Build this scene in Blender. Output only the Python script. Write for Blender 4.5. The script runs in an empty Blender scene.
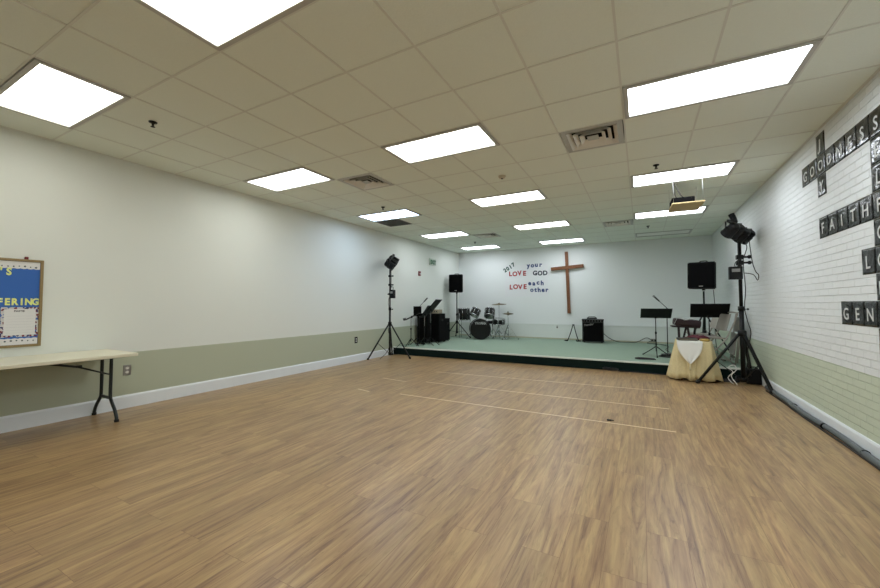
import bpy, bmesh, math, random
from mathutils import Vector, Matrix, Euler
random.seed(7)
PI = math.pi
SC = bpy.context.scene
COL = SC.collection
T = 0.6096                      # ceiling grid module, two feet
# ---------------------------------------------------------------- camera numbers
CAMX, CAMZ = 1.3315, 1.25644
YAW, PITCH, ROLL, FPX = -0.49924, 0.039806, -0.0013124, 378.67
CXO, CYO = -5.1657, -4.7601
XL, XR, YB, H, ZS, YS = -4.2071, 2.9571, 11.908, 3.0237, 0.1954, 7.9503
YF = -3.4                       # wall behind the camera
cy, sy = math.cos(YAW), math.sin(YAW)
f0 = Vector((sy, cy, 0)); r0 = Vector((cy, -sy, 0)); u0 = Vector((0, 0, 1))
fw = f0*math.cos(PITCH) + u0*math.sin(PITCH)
u1 = u0*math.cos(PITCH) - f0*math.sin(PITCH)
rt = r0*math.cos(ROLL) + u1*math.sin(ROLL)
up = u1*math.cos(ROLL) - r0*math.sin(ROLL)
CAM = Vector((CAMX, 0, CAMZ))
def at(x, y, Y):
    d = fw + rt*((x-440-CXO)/FPX) + up*((294+CYO-y)/FPX)
    return CAM + d*(Y/d.y)
def gx(i): return i*T
def gy(j): return (j+3.5384)*T

# ---------------------------------------------------------------- materials
MATS = {}
def rgb(r, g, b):
    def c(v):
        v /= 255.0
        return v/12.92 if v <= .04045 else ((v+.055)/1.055)**2.4
    return (c(r), c(g), c(b), 1)
def mat(name, col, rough=.5, metal=0, bump=0, bscale=40, var=0, coat=0, emis=None, estr=0, spec=.5):
    if name in MATS: return MATS[name]
    m = bpy.data.materials.new(name); m.use_nodes = True
    nt = m.node_tree; b = nt.nodes['Principled BSDF']
    b.inputs['Base Color'].default_value = col
    b.inputs['Roughness'].default_value = rough
    b.inputs['Metallic'].default_value = metal
    b.inputs['Coat Weight'].default_value = coat
    b.inputs['Specular IOR Level'].default_value = spec
    if emis:
        b.inputs['Emission Color'].default_value = emis
        b.inputs['Emission Strength'].default_value = estr
    tc = nt.nodes.new('ShaderNodeTexCoord')
    n = nt.nodes.new('ShaderNodeTexNoise'); n.inputs['Scale'].default_value = bscale; n.inputs['Detail'].default_value = 4
    nt.links.new(tc.outputs['Object'], n.inputs['Vector'])
    if bump:
        bp = nt.nodes.new('ShaderNodeBump'); bp.inputs['Strength'].default_value = bump; bp.inputs['Distance'].default_value = .005
        nt.links.new(n.outputs['Fac'], bp.inputs['Height']); nt.links.new(bp.outputs['Normal'], b.inputs['Normal'])
    if var:
        mx = nt.nodes.new('ShaderNodeMix'); mx.data_type = 'RGBA'
        nt.links.new(n.outputs['Fac'], mx.inputs['Factor'])
        mx.inputs[6].default_value = tuple(min(1, c*(1-var)) for c in col[:3])+(1,)
        mx.inputs[7].default_value = tuple(min(1, c*(1+var)) for c in col[:3])+(1,)
        nt.links.new(mx.outputs[2], b.inputs['Base Color'])
    MATS[name] = m
    return m
def N(nt, t, **k):
    n = nt.nodes.new(t)
    for a, v in k.items(): setattr(n, a, v)
    return n

def wall_mat(name, brick, upper, lower, split):
    m = bpy.data.materials.new(name); m.use_nodes = True; nt = m.node_tree; b = nt.nodes['Principled BSDF']
    b.inputs['Roughness'].default_value = .5 if brick else .6
    b.inputs['Specular IOR Level'].default_value = .35
    g = N(nt, 'ShaderNodeNewGeometry'); s = N(nt, 'ShaderNodeSeparateXYZ'); nt.links.new(g.outputs['Position'], s.inputs[0])
    nz = N(nt, 'ShaderNodeTexNoise'); nz.inputs['Scale'].default_value = 12; nt.links.new(g.outputs['Position'], nz.inputs['Vector'])
    wob = N(nt, 'ShaderNodeMath', operation='MULTIPLY_ADD'); wob.inputs[1].default_value = .006
    nt.links.new(nz.outputs['Fac'], wob.inputs[0]); nt.links.new(s.outputs['Z'], wob.inputs[2])
    gt = N(nt, 'ShaderNodeMath', operation='GREATER_THAN'); gt.inputs[1].default_value = split; nt.links.new(wob.outputs[0], gt.inputs[0])
    mx = N(nt, 'ShaderNodeMix', data_type='RGBA'); nt.links.new(gt.outputs[0], mx.inputs['Factor'])
    mx.inputs[6].default_value = lower; mx.inputs[7].default_value = upper
    n2 = N(nt, 'ShaderNodeTexNoise'); n2.inputs['Scale'].default_value = 120; n2.inputs['Detail'].default_value = 3; nt.links.new(g.outputs['Position'], n2.inputs['Vector'])
    bp = N(nt, 'ShaderNodeBump'); bp.inputs['Strength'].default_value = .12; bp.inputs['Distance'].default_value = .004
    nt.links.new(n2.outputs['Fac'], bp.inputs['Height']); nt.links.new(bp.outputs['Normal'], b.inputs['Normal'])
    out = mx.outputs[2]
    if brick:
        c = N(nt, 'ShaderNodeCombineXYZ'); nt.links.new(s.outputs['Y'], c.inputs[0]); nt.links.new(s.outputs['Z'], c.inputs[1])
        br = N(nt, 'ShaderNodeTexBrick'); nt.links.new(c.outputs[0], br.inputs['Vector'])
        br.inputs['Scale'].default_value = 1; br.inputs['Brick Width'].default_value = .21; br.inputs['Row Height'].default_value = .0667
        br.inputs['Mortar Size'].default_value = .006; br.inputs['Mortar Smooth'].default_value = .6
        br.inputs['Color1'].default_value = (1, 1, 1, 1); br.inputs['Color2'].default_value = (.97, .97, .97, 1); br.inputs['Mortar'].default_value = (.95, .95, .94, 1)
        mu = N(nt, 'ShaderNodeMix', data_type='RGBA', blend_type='MULTIPLY'); mu.inputs['Factor'].default_value = 1
        nt.links.new(out, mu.inputs[6]); nt.links.new(br.outputs['Color'], mu.inputs[7]); out = mu.outputs[2]
        inv = N(nt, 'ShaderNodeMath', operation='SUBTRACT'); inv.inputs[0].default_value = 1; nt.links.new(br.outputs['Fac'], inv.inputs[1])
        b2 = N(nt, 'ShaderNodeBump'); b2.inputs['Strength'].default_value = .8; b2.inputs['Distance'].default_value = .018
        nt.links.new(inv.outputs[0], b2.inputs['Height']); nt.links.new(bp.outputs['Normal'], b2.inputs['Normal']); nt.links.new(b2.outputs['Normal'], b.inputs['Normal'])
    nt.links.new(out, b.inputs['Base Color'])
    return m

def floor_mat():
    m = bpy.data.materials.new('laminate_planks'); m.use_nodes = True; nt = m.node_tree; b = nt.nodes['Principled BSDF']; L = nt.links.new
    g = N(nt, 'ShaderNodeNewGeometry'); s = N(nt, 'ShaderNodeSeparateXYZ'); L(g.outputs['Position'], s.inputs[0])
    c = N(nt, 'ShaderNodeCombineXYZ'); L(s.outputs['Y'], c.inputs[0]); L(s.outputs['X'], c.inputs[1])
    def brick(w, h, ms, off):
        br = N(nt, 'ShaderNodeTexBrick'); L(c.outputs[0], br.inputs['Vector']); br.offset = off; br.offset_frequency = 2
        for k, v in (('Scale', 1), ('Brick Width', w), ('Row Height', h), ('Mortar Size', ms), ('Mortar Smooth', .1)): br.inputs[k].default_value = v
        br.inputs['Color1'].default_value = (0, 0, 0, 1); br.inputs['Color2'].default_value = (1, 1, 1, 1); br.inputs['Mortar'].default_value = (.5, .5, .5, 1)
        return br
    pl = brick(1.22, .19, .0011, .37)
    idn = N(nt, 'ShaderNodeSeparateColor'); L(pl.outputs['Color'], idn.inputs[0])
    # grain: stretched noise, offset per plank
    off = N(nt, 'ShaderNodeMath', operation='MULTIPLY'); off.inputs[1].default_value = 37; L(idn.outputs[0], off.inputs[0])
    def grain(sx, sy_, det, dist):
        cb = N(nt, 'ShaderNodeCombineXYZ')
        a = N(nt, 'ShaderNodeMath', operation='MULTIPLY'); a.inputs[1].default_value = sx; L(s.outputs['X'], a.inputs[0])
        d = N(nt, 'ShaderNodeMath', operation='MULTIPLY'); d.inputs[1].default_value = sy_; L(s.outputs['Y'], d.inputs[0])
        L(a.outputs[0], cb.inputs[0]); L(d.outputs[0], cb.inputs[1]); L(off.outputs[0], cb.inputs[2])
        n = N(nt, 'ShaderNodeTexNoise'); n.inputs['Scale'].default_value = 1; n.inputs['Detail'].default_value = det; n.inputs['Roughness'].default_value = .6; n.inputs['Distortion'].default_value = dist
        L(cb.outputs[0], n.inputs['Vector']); return n
    g1 = grain(19, 1.3, 5, 1.4); g4 = grain(11, .9, 4, 1.6); g2 = grain(70, 5, 4, .4); g3 = grain(5.5, .9, 2, .3)
    r1 = N(nt, 'ShaderNodeValToRGB'); L(g1.outputs['Fac'], r1.inputs[0])
    e = r1.color_ramp.elements; e[0].position = .27; e[0].color = rgb(120, 91, 68); e[1].position = .56; e[1].color = rgb(172, 142, 100)
    k = e.new(.43); k.color = rgb(155, 124, 90); k = e.new(.7); k.color = rgb(182, 154, 108)
    mx = N(nt, 'ShaderNodeMix', data_type='RGBA', blend_type='MULTIPLY'); mx.inputs['Factor'].default_value = 1
    r2 = N(nt, 'ShaderNodeMapRange'); r2.inputs['From Min'].default_value = .3; r2.inputs['From Max'].default_value = .7; r2.inputs['To Min'].default_value = .88; r2.inputs['To Max'].default_value = 1.08; L(g2.outputs['Fac'], r2.inputs[0])
    r3 = N(nt, 'ShaderNodeMapRange'); r3.inputs['From Min'].default_value = .3; r3.inputs['From Max'].default_value = .7; r3.inputs['To Min'].default_value = .86; r3.inputs['To Max'].default_value = 1.1; L(g3.outputs['Fac'], r3.inputs[0])
    mm = N(nt, 'ShaderNodeMath', operation='MULTIPLY'); L(r2.outputs[0], mm.inputs[0]); L(r3.outputs[0], mm.inputs[1])
    rid = N(nt, 'ShaderNodeMapRange'); rid.inputs['To Min'].default_value = .93; rid.inputs['To Max'].default_value = 1.06; L(idn.outputs[0], rid.inputs[0])
    m3 = N(nt, 'ShaderNodeMath', operation='MULTIPLY'); L(mm.outputs[0], m3.inputs[0]); L(rid.outputs[0], m3.inputs[1])
    L(r1.outputs[0], mx.inputs[6]); L(m3.outputs[0], mx.inputs[7])
    va = N(nt, 'ShaderNodeMath', operation='SUBTRACT'); va.inputs[1].default_value = .5; L(g4.outputs['Fac'], va.inputs[0])
    vb = N(nt, 'ShaderNodeMath', operation='ABSOLUTE'); L(va.outputs[0], vb.inputs[0])
    vc = N(nt, 'ShaderNodeMapRange'); vc.inputs['From Max'].default_value = .022; vc.inputs['To Min'].default_value = .80; vc.inputs['To Max'].default_value = 1; L(vb.outputs[0], vc.inputs[0])
    m5 = N(nt, 'ShaderNodeMath', operation='MULTIPLY'); L(m3.outputs[0], m5.inputs[0]); L(vc.outputs[0], m5.inputs[1]); L(m5.outputs[0], mx.inputs[7])
    # seams
    m4 = N(nt, 'ShaderNodeMix', data_type='RGBA'); L(pl.outputs['Fac'], m4.inputs['Factor']); L(mx.outputs[2], m4.inputs[6]); m4.inputs[7].default_value = rgb(122, 92, 66)
    L(m4.outputs[2], b.inputs['Base Color'])
    b.inputs['Roughness'].default_value = .33; b.inputs['Specular IOR Level'].default_value = .45
    bp = N(nt, 'ShaderNodeBump'); bp.inputs['Strength'].default_value = .08; bp.inputs['Distance'].default_value = .002
    L(g2.outputs['Fac'], bp.inputs['Height']); L(bp.outputs['Normal'], b.inputs['Normal'])
    return m

M = dict(
 tile=mat('ceiling_tile', rgb(233, 239, 228), .9, bump=.35, bscale=90, var=.03),
 tbar=mat('ceiling_grid_paint', rgb(218, 220, 210), .5),
 skirt=mat('white_skirting', rgb(230, 236, 240), .4),
 fix=mat('fixture_steel', rgb(186, 186, 180), .45),
 carpet=mat('green_carpet', rgb(144, 164, 146), .95, bump=.5, bscale=300, var=.14),
 fascia=mat('dark_green_board', rgb(8, 28, 25), .7, spec=.15),
 nosing=mat('pale_nosing', rgb(225, 230, 222), .4),
 black=mat('black_plastic', rgb(7, 7, 8), .5, spec=.25),
 blackm=mat('black_metal', rgb(9, 10, 11), .42, spec=.3),
 rubber=mat('black_rubber', rgb(20, 20, 20), .8),
 grill=mat('speaker_grille', rgb(4, 4, 5), .8, bump=.6, bscale=350, spec=.12),
 carpetbox=mat('black_amp_carpet', rgb(8, 9, 10), .9, bump=.4, bscale=200, spec=.15),
 chrome=mat('chrome', rgb(190, 192, 194), .18, metal=1),
 steel=mat('brushed_steel', rgb(150, 150, 148), .35, metal=.8),
 white=mat('white_plastic', rgb(225, 225, 220), .4),
 tabletop=mat('cream_table_plastic', rgb(226, 222, 200), .45, bump=.08, bscale=60),
 tleg=mat('table_leg_enamel', rgb(30, 38, 40), .35, metal=.2),
 frame=mat('oak_frame', rgb(142, 122, 82), .5, var=.12, bscale=30),
 blue=mat('blue_backing_paper', rgb(52, 104, 184), .7),
 yellow=mat('yellow_paper', rgb(230, 240, 150), .7),
 paper=mat('white_paper', rgb(226, 226, 226), .7),
 ink=mat('dark_ink', rgb(50, 40, 52), .7),
 redp=mat('dark_red_plastic', rgb(110, 24, 30), .4),
 red=mat('red_letter_card', rgb(172, 44, 52), .6),
 navy=mat('blue_letter_card', rgb(44, 66, 122), .6),
 dark=mat('dark_letter_card', rgb(40, 44, 62), .6),
 greenl=mat('green_letter_card', rgb(42, 84, 76), .6),
 banner=mat('banner_paper', rgb(236, 238, 240), .6),
 wood=mat('cross_wood', rgb(122, 76, 44), .5, var=.2, bscale=9),
 gold=mat('gold_cloth', rgb(226, 210, 162), .75, bump=.6, bscale=60, var=.14),
 whitec=mat('white_cloth', rgb(232, 232, 226), .8),
 maroon=mat('maroon_leather', rgb(36, 12, 18), .55),
 maroonc=mat('maroon_cloth', rgb(84, 18, 34), .7),
 bronze=mat('bronze_cymbal', rgb(112, 102, 76), .35, metal=.9),
 drum=mat('black_drum_shell', rgb(5, 6, 7), .3, spec=.35),
 drumhead=mat('drum_head', rgb(206, 204, 196), .5),
 chairm=mat('grey_chair_paint', rgb(158, 152, 142), .45, metal=.2),
 square=mat('glossy_black_card', rgb(24, 25, 25), .13, bump=1, bscale=22),
 chalk=mat('silver_letter_ink', rgb(205, 207, 205), .5),
 tape=mat('masking_tape', rgb(226, 208, 176), .6),
 board=mat('tan_hardboard', rgb(180, 160, 112), .6, var=.08),
 exitg=mat('exit_green', rgb(40, 98, 62), .5),
 cable=mat('black_cable', rgb(18, 18, 19), .5),
 cover=mat('grey_cable_cover', rgb(92, 98, 100), .55),
 beige=mat('beige_metal', rgb(160, 150, 130), .5),
 grille=mat('grey_return_grille', rgb(112, 112, 108), .5),
 duct=mat('dark_duct', rgb(26, 25, 22), .8),
)
# lamps: tubes of slightly different whites
def lampmat(name, col, s): return mat(name, (1, 1, 1, 1), .5, emis=col, estr=s)
LS = 15.0
M['lamp_warm'] = lampmat('diffuser_warm_tubes', (1, .995, .91, 1), LS*.74)
M['lamp_mid'] = lampmat('diffuser_neutral_tubes', (.98, 1, .96, 1), LS*.95)
M['lamp_cool'] = lampmat('diffuser_daylight_tubes', (.88, .93, 1, 1), LS*1.04)
M['lamp_blue'] = lampmat('diffuser_blue_white_tubes', (.60, .76, 1, 1), LS*1.25)
M['lamp_right'] = lampmat('diffuser_bright_tubes', (.86, .925, 1, 1), LS*1.55)
M['wallL'] = wall_mat('painted_wall', False, rgb(228, 232, 226), rgb(182, 188, 166), .675)
M['wallR'] = wall_mat('painted_brick', True, rgb(236, 240, 240), rgb(206, 216, 195), .68)
M['wallB'] = wall_mat('painted_back_wall', False, rgb(236, 240, 240), rgb(226, 231, 227), .645)
M['floor'] = floor_mat()

# ---------------------------------------------------------------- mesh helpers
class MB:
    def __init__(s): s.bm = bmesh.new(); s.sm = False
    def box(s, c, d, rot=None, bev=0):
        r = bmesh.ops.create_cube(s.bm, size=1); v = r['verts']
        mt = Matrix.Translation(Vector(c)) @ (rot.to_4x4() if rot else Matrix()) @ Matrix.Diagonal((d[0], d[1], d[2], 1))
        bmesh.ops.transform(s.bm, matrix=mt, verts=v)
        if bev:
            ed = list({e for x in v for e in x.link_edges})
            bmesh.ops.bevel(s.bm, geom=ed, offset=bev, segments=2, affect='EDGES', profile=.6)
        return s
    def bar(s, a, b, w, h=None, bev=0, roll=0):
        a = Vector(a); b = Vector(b); d = b-a; L = d.length
        q = d.to_track_quat('Z', 'Y').to_matrix() @ Matrix.Rotation(roll, 3, 'Z')
        return s.box((a+b)/2, (w, h or w, L), q, bev)
    def cyl(s, a, b, r, r2=None, seg=14, cap=True):
        a = Vector(a); b = Vector(b); d = b-a; L = d.length
        res = bmesh.ops.create_cone(s.bm, cap_ends=cap, segments=seg, radius1=r, radius2=r if r2 is None else r2, depth=L)
        mt = Matrix.Translation((a+b)/2) @ d.to_track_quat('Z', 'Y').to_matrix().to_4x4()
        bmesh.ops.transform(s.bm, matrix=mt, verts=res['verts'])
        for v in res['verts']:
            for f in v.link_faces:
                if len(f.verts) == 4: f.smooth = True
        return s
    def sph(s, c, r, sc=(1, 1, 1), seg=12):
        res = bmesh.ops.create_uvsphere(s.bm, u_segments=seg, v_segments=max(6, seg//2), radius=r)
        bmesh.ops.transform(s.bm, matrix=Matrix.Translation(Vector(c)) @ Matrix.Diagonal((*sc, 1)), verts=res['verts'])
        for v in res['verts']:
            for f in v.link_faces: f.smooth = True
        return s
    def lathe(s, prof, c=(0, 0, 0), seg=28, rot=None):
        rings = []
        for r, z in prof:
            ring = []
            for k in range(seg):
                a = 2*PI*k/seg; p = Vector((r*math.cos(a), r*math.sin(a), z))
                if rot: p = rot @ p
                ring.append(s.bm.verts.new(p+Vector(c)))
            rings.append(ring)
        for i in range(len(rings)-1):
            for k in range(seg):
                f = s.bm.faces.new((rings[i][k], rings[i][(k+1) % seg], rings[i+1][(k+1) % seg], rings[i+1][k])); f.smooth = True
        s.bm.faces.new(list(reversed(rings[0]))); s.bm.faces.new(rings[-1])
        return s
    def tube(s, pts, r, seg=8, smooth=3):
        P = [Vector(p) for p in pts]
        if smooth and len(P) > 2:
            Q = []
            for i in range(len(P)-1):
                p0 = P[max(i-1, 0)]; p1 = P[i]; p2 = P[i+1]; p3 = P[min(i+2, len(P)-1)]
                for k in range(smooth):
                    t = k/smooth
                    Q.append(.5*((2*p1)+(p2-p0)*t+(2*p0-5*p1+4*p2-p3)*t*t+(3*p1-p0-3*p2+p3)*t**3))
            Q.append(P[-1]); P = Q
        rings = []; prev = None
        for i, p in enumerate(P):
            d = (P[min(i+1, len(P)-1)]-P[max(i-1, 0)])
            if d.length < 1e-9: d = Vector((0, 0, 1))
            d.normalize()
            if prev is None:
                n = d.orthogonal().normalized()
            else:
                n = prev-d*prev.dot(d)
                n = n.normalized() if n.length > 1e-6 else d.orthogonal().normalized()
            prev = n; b = d.cross(n)
            rings.append([s.bm.verts.new(p+(n*math.cos(2*PI*k/seg)+b*math.sin(2*PI*k/seg))*r) for k in range(seg)])
        for i in range(len(rings)-1):
            for k in range(seg):
                f = s.bm.faces.new((rings[i][k], rings[i][(k+1) % seg], rings[i+1][(k+1) % seg], rings[i+1][k])); f.smooth = True
        s.bm.faces.new(list(reversed(rings[0]))); s.bm.faces.new(rings[-1])
        return s
    def prism(s, pts, h0, h1, mtx=None):
        """outline pts (2D) extruded from h0 to h1 in z, then transformed"""
        a = [s.bm.verts.new(Vector((x, y, h0))) for x, y in pts]; b = [s.bm.verts.new(Vector((x, y, h1))) for x, y in pts]
        n = len(pts)
        s.bm.faces.new(list(reversed(a))); s.bm.faces.new(b)
        for i in range(n): s.bm.faces.new((a[i], a[(i+1) % n], b[(i+1) % n], b[i]))
        if mtx: bmesh.ops.transform(s.bm, matrix=mtx, verts=a+b)
        return s
    def build(s, name, m, parent=None, loc=None):
        bmesh.ops.recalc_face_normals(s.bm, faces=s.bm.faces)
        me = bpy.data.meshes.new(name); s.bm.to_mesh(me); s.bm.free()
        me.materials.append(m)
        o = bpy.data.objects.new(name, me); COL.objects.link(o)
        if parent is not None: o.parent = parent
        if loc is not None: o.location = loc
        return o
def tag(o, label, cat, group=None):
    o['label'] = label; o['category'] = cat
    if group: o['group'] = group
    return o
def struct(name, mb, m):
    o = mb.build(name, m); o['kind'] = 'structure'; return o
def thing(name, label, cat, loc=(0, 0, 0), rz=0, group=None):
    o = bpy.data.objects.new(name, None); COL.objects.link(o); o.empty_display_size = .1
    o.location = loc; o.rotation_euler = (0, 0, rz)
    return tag(o, label, cat, group)
def tree(o, parent=None):
    c = o.copy(); COL.objects.link(c)
    if parent is not None: c.parent = parent
    for ch in [x for x in list(bpy.data.objects) if x.parent == o]: tree(ch, c)
    return c
def text_mesh(txt, size, depth, m, name, parent=None, mtx=None, bold=0.0, align='LEFT'):
    cu = bpy.data.curves.new(name, 'FONT'); cu.body = txt; cu.size = size; cu.extrude = depth; cu.offset = bold
    cu.align_x = align; cu.resolution_u = 3
    tmp = bpy.data.objects.new('tmp', cu); COL.objects.link(tmp)
    bpy.context.view_layer.update()
    dg = bpy.context.evaluated_depsgraph_get()
    me = bpy.data.meshes.new_from_object(tmp.evaluated_get(dg)); me.name = name
    bpy.data.objects.remove(tmp); bpy.data.curves.remove(cu)
    me.materials.clear(); me.materials.append(m)
    if mtx is not None: me.transform(mtx)
    o = bpy.data.objects.new(name, me); COL.objects.link(o)
    if parent is not None: o.parent = parent
    return o
# frames: map text plane (x right, y up, z out) onto walls
LEFTW = Matrix(((0, 0, 1, 0), (1, 0, 0, 0), (0, 1, 0, 0), (0, 0, 0, 1)))      # text x -> +Y, out -> +X (left wall)
RIGHTW = Matrix(((0, 0, -1, 0), (-1, 0, 0, 0), (0, 1, 0, 0), (0, 0, 0, 1)))   # text x -> -Y, out -> -X (right wall)
BACKW = Matrix(((1, 0, 0, 0), (0, 0, -1, 0), (0, 1, 0, 0), (0, 0, 0, 1)))     # text x -> +X, out -> -Y (back wall)
def TR(x, y, z): return Matrix.Translation((x, y, z))

# ---------------------------------------------------------------- room shell
W = .12
struct('floor', MB().box(((XL+XR)/2, (YF+YB)/2, -.05), (XR-XL+2*W, YB-YF+2*W, .1)), M['floor'])
struct('wall_left', MB().box((XL-W/2, (YF+YB)/2, (H+.3)/2), (W, YB-YF, H+.3)), M['wallL'])
struct('wall_right', MB().box((XR+W/2, (YF+YB)/2, (H+.3)/2), (W, YB-YF, H+.3)), M['wallR'])
struct('wall_back', MB().box(((XL+XR)/2, YB+W/2, (H+.3)/2), (XR-XL+2*W, W, H+.3)), M['wallB'])
struct('wall_front', MB().box(((XL+XR)/2, YF-W/2, (H+.3)/2), (XR-XL+2*W, W, H+.3)), M['wallL'])
def skirt(name, x, sgn, y0, y1, h=.145):
    m = MB(); t = .014
    m.prism([(0, 0), (t, 0), (t, h-.02), (t*.45, h), (0, h)], y0, y1,
            Matrix(((sgn, 0, 0, x), (0, 0, 1, 0), (0, 1, 0, 0), (0, 0, 0, 1))))
    struct(name, m, M['skirt'])
skirt('baseboard_left', XL, 1, YF, YS-.004, .16); skirt('baseboard_right', XR, -1, YF, YS-.004, .145)
struct('trim_4', MB().box(((XL+XR)/2, YB-.006, .6475), (XR-XL, .012, .025)), M['wallB'])
struct('baseboard_back', MB().box(((XL+XR)/2, YB-.006, ZS+.02), (XR-XL-.03, .012, .035)), mat('beige_cove_base', rgb(188, 186, 160), .6))

# ceiling: tiles (one structure), with openings where lights and vents sit
jmin = int(math.floor(YF/T-3.5384)); jmax = int(math.ceil(YB/T-3.5384))
imin = int(math.floor(XL/T)); imax = int(math.ceil(XR/T))
LIGHTS = []
for j in (-6, -2, 2, 6, 10, 14):  # rearmost row is unseen behind the camera, added only to light the room
    for i in (-6, -2, 2): LIGHTS.append((i, j))
VENTS = [(1, 3), (-4, 3), (1, 11), (-4, 11)]
RET = (-6, 7)
skip = set()
for i, j in LIGHTS: skip |= {(i, j), (i+1, j)}
skip |= set(VENTS) | {RET}
mc = MB(); gap = .0075
for i in range(imin, imax):
    for j in range(jmin, jmax):
        if (i, j) in skip: continue
        x0, x1 = max(gx(i)+gap, XL), min(gx(i+1)-gap, XR); y0, y1 = max(gy(j)+gap, YF), min(gy(j+1)-gap, YB)
        if x1-x0 < .02 or y1-y0 < .02: continue
        mc.box(((x0+x1)/2, (y0+y1)/2, H+.012), (x1-x0, y1-y0, .016))
mc.box(((XL+XR)/2, (YF+YB)/2, H+.22), (XR-XL, YB-YF, .02))
struct('ceiling', mc, M['tile'])
mg = MB()
for i in range(imin+1, imax):
    for (ja, jb) in [(jmin, jmax)]:
        # long runners, broken at lights whose middle they would cross
        segs = []; start = YF
        for j in range(jmin, jmax):
            if (i-1, j) in LIGHTS:
                segs.append((start, gy(j))); start = gy(j+1)
        segs.append((start, YB))
        for a, b in segs:
            if b-a > .02: mg.box((gx(i), (a+b)/2, H+.003), (.016, b-a, .006))
for j in range(jmin+1, jmax):
    if YF < gy(j) < YB: mg.box(((XL+XR)/2, gy(j), H+.0032), (XR-XL, .016, .0056))
for x, s_ in ((XL+.011, 1), (XR-.011, -1)): mg.box((x, (YF+YB)/2, H+.003), (.022, YB-YF, .006))
mg.box(((XL+XR)/2, YB-.011, H+.0034), (XR-XL, .022, .005))
struct('trim_1', mg, M['tbar'])

# light fixtures
def fixture(i, j, label, lm, group='recessed ceiling light panels'):
    t = thing('ceiling_light', label, 'ceiling light', (gx(i+1), gy(j)+T/2, H), 0, group)
    w, d = 2*T-.026, T-.026; e = .036
    f = MB()
    for s_ in (-1, 1):
        f.box((s_*(w/2-e/2), 0, -.002), (e, d, .016)); f.box((0, s_*(d/2-e/2), -.002), (w-2*e, e, .016))
        f.box((s_*(w/2-.003), 0, .05), (.004, d, .09)); f.box((0, s_*(d/2-.003), .05), (w-.02, .004, .09))
    f.box((0, 0, .097), (w, d, .006))
    f.build('frame', M['fix'], t)
    MB().box((0, 0, .006), (w-2*e+.004, d-2*e+.004, .004)).build('diffuser', lm, t)
    return t
names = {-6: 'left', -2: 'middle', 2: 'right'}
LABEL = {
 (-6, -2): 'bright ceiling panel nearest the left wall, closest to the camera above the bulletin board',
 (-2, -2): 'bright ceiling panel cut off by the top edge of the photo',
 (2, -2): 'unseen ceiling panel overhead at the right near the camera, added for light',  # out of view, added because the room needs its light
 (-6, 2): 'bright ceiling panel of the row along the left wall, second from the camera',
 (-2, 2): 'bright ceiling panel left of the largest square air vent',
 (2, 2): 'longest bright ceiling panel, top right, beside the large square air vent',
 (-6, 6): 'bright ceiling panel with the grey return grille right behind it',
 (-2, 6): 'bright ceiling panel of the middle row, third from the camera',
 (2, 6): 'bright ceiling panel just in front of the hanging tan projector shelf',
 (-6, 10): 'bright ceiling panel in the row along the left wall, second from the back wall',
 (-2, 10): 'bright ceiling panel in the middle row, second from the back wall',
 (2, 10): 'bright ceiling panel partly hidden behind the hanging tan projector shelf',
 (-6, 14): 'bright ceiling panel nearest the back left corner above the drum kit',
 (-2, 14): 'bright ceiling panel nearest the back wall, just above the wooden cross',
 (2, 14): 'unlit ceiling panel against the back wall above the right side of the stage',
 (-6, -6): 'unseen ceiling panel added for light, behind the camera at the left', (-2, -6): 'unseen ceiling panel added for light, behind the camera in the middle',
 (2, -6): 'unseen ceiling panel added for light, behind the camera at the right'}
for (i, j) in LIGHTS:
    lm = M['lamp_warm'] if j < 2 and i < 2 else (M['lamp_cool'] if (j >= 6 and i != -2) or (j == 14) or (i == 2) else M['lamp_mid'])
    if (i, j) == (-6, 6): lm = M['lamp_blue']
    if i == 2 and j in (-2, 2, 6): lm = M['lamp_right']
    if (i, j) == (2, 14): lm = mat('unlit_diffuser', rgb(236, 238, 232), .5)
    fixture(i, j, LABEL[(i, j)], lm)

# supply vents: stepped square cones
def vent(i, j, label):
    t = thing('air_vent', label, 'air vent', (gx(i)+T/2, gy(j)+T/2, H), 0, 'square supply vents in the ceiling')
    S = T-.03
    def ring(mb, a, b, z0, z1, th=.003):
        # sloped square frame between half-size a at z0 and half-size b at z1
        for k in range(4):
            R = Matrix.Rotation(k*PI/2, 4, 'Z')
            v = [mb.bm.verts.new(R @ Vector(p)) for p in ((-a, -a, z0), (a, -a, z0), (b, -b, z1), (-b, -b, z1), (-a, -a, z0+th), (a, -a, z0+th), (b, -b, z1+th), (-b, -b, z1+th))]
            for q in ((0, 1, 2, 3), (7, 6, 5, 4), (0, 4, 5, 1), (3, 2, 6, 7)): mb.bm.faces.new([v[n] for n in q])
    f = MB(); ring(f, S/2, S/2-.05, 0, .0); f.build('frame', M['fix'], t)
    for a in (.240, .182, .124):
        b = MB(); ring(b, a, a-.040, -.008, .030); b.build('louver', mat('white_louver', rgb(232, 230, 222), .45), t)
    MB().box((0, 0, .004), (.11, .11, .006), bev=.002).build('centre_plate', M['fix'], t)
    d = MB(); d.box((0, 0, .15), (S, S, .004))
    for k in range(4):
        R = Matrix.Rotation(k*PI/2, 3, 'Z'); d.box(R @ Vector((S/2-.004, 0, .08)), (.006, S-.01, .14), R)
    d.build('duct', M['duct'], t)
    return t
vent(1, 3, 'largest square air vent, beside the longest ceiling panel')
vent(-4, 3, 'square air vent left of the middle, right of the left row ceiling panel')
vent(1, 11, 'small square air vent between the middle and right panel rows near the stage')
vent(-4, 11, 'small square air vent between the left and middle panel rows near the drum kit')
t = thing('return_grille', 'grey egg crate return grille right behind a left row ceiling panel', 'air vent', (gx(RET[0])+T/2, gy(RET[1])+T/2, H))
f = MB()
for s_ in (-1, 1): f.box((s_*.28, 0, 0), (.025, .585, .01)); f.box((0, s_*.28, 0), (.535, .025, .01))
f.build('frame', M['grille'], t)
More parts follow.
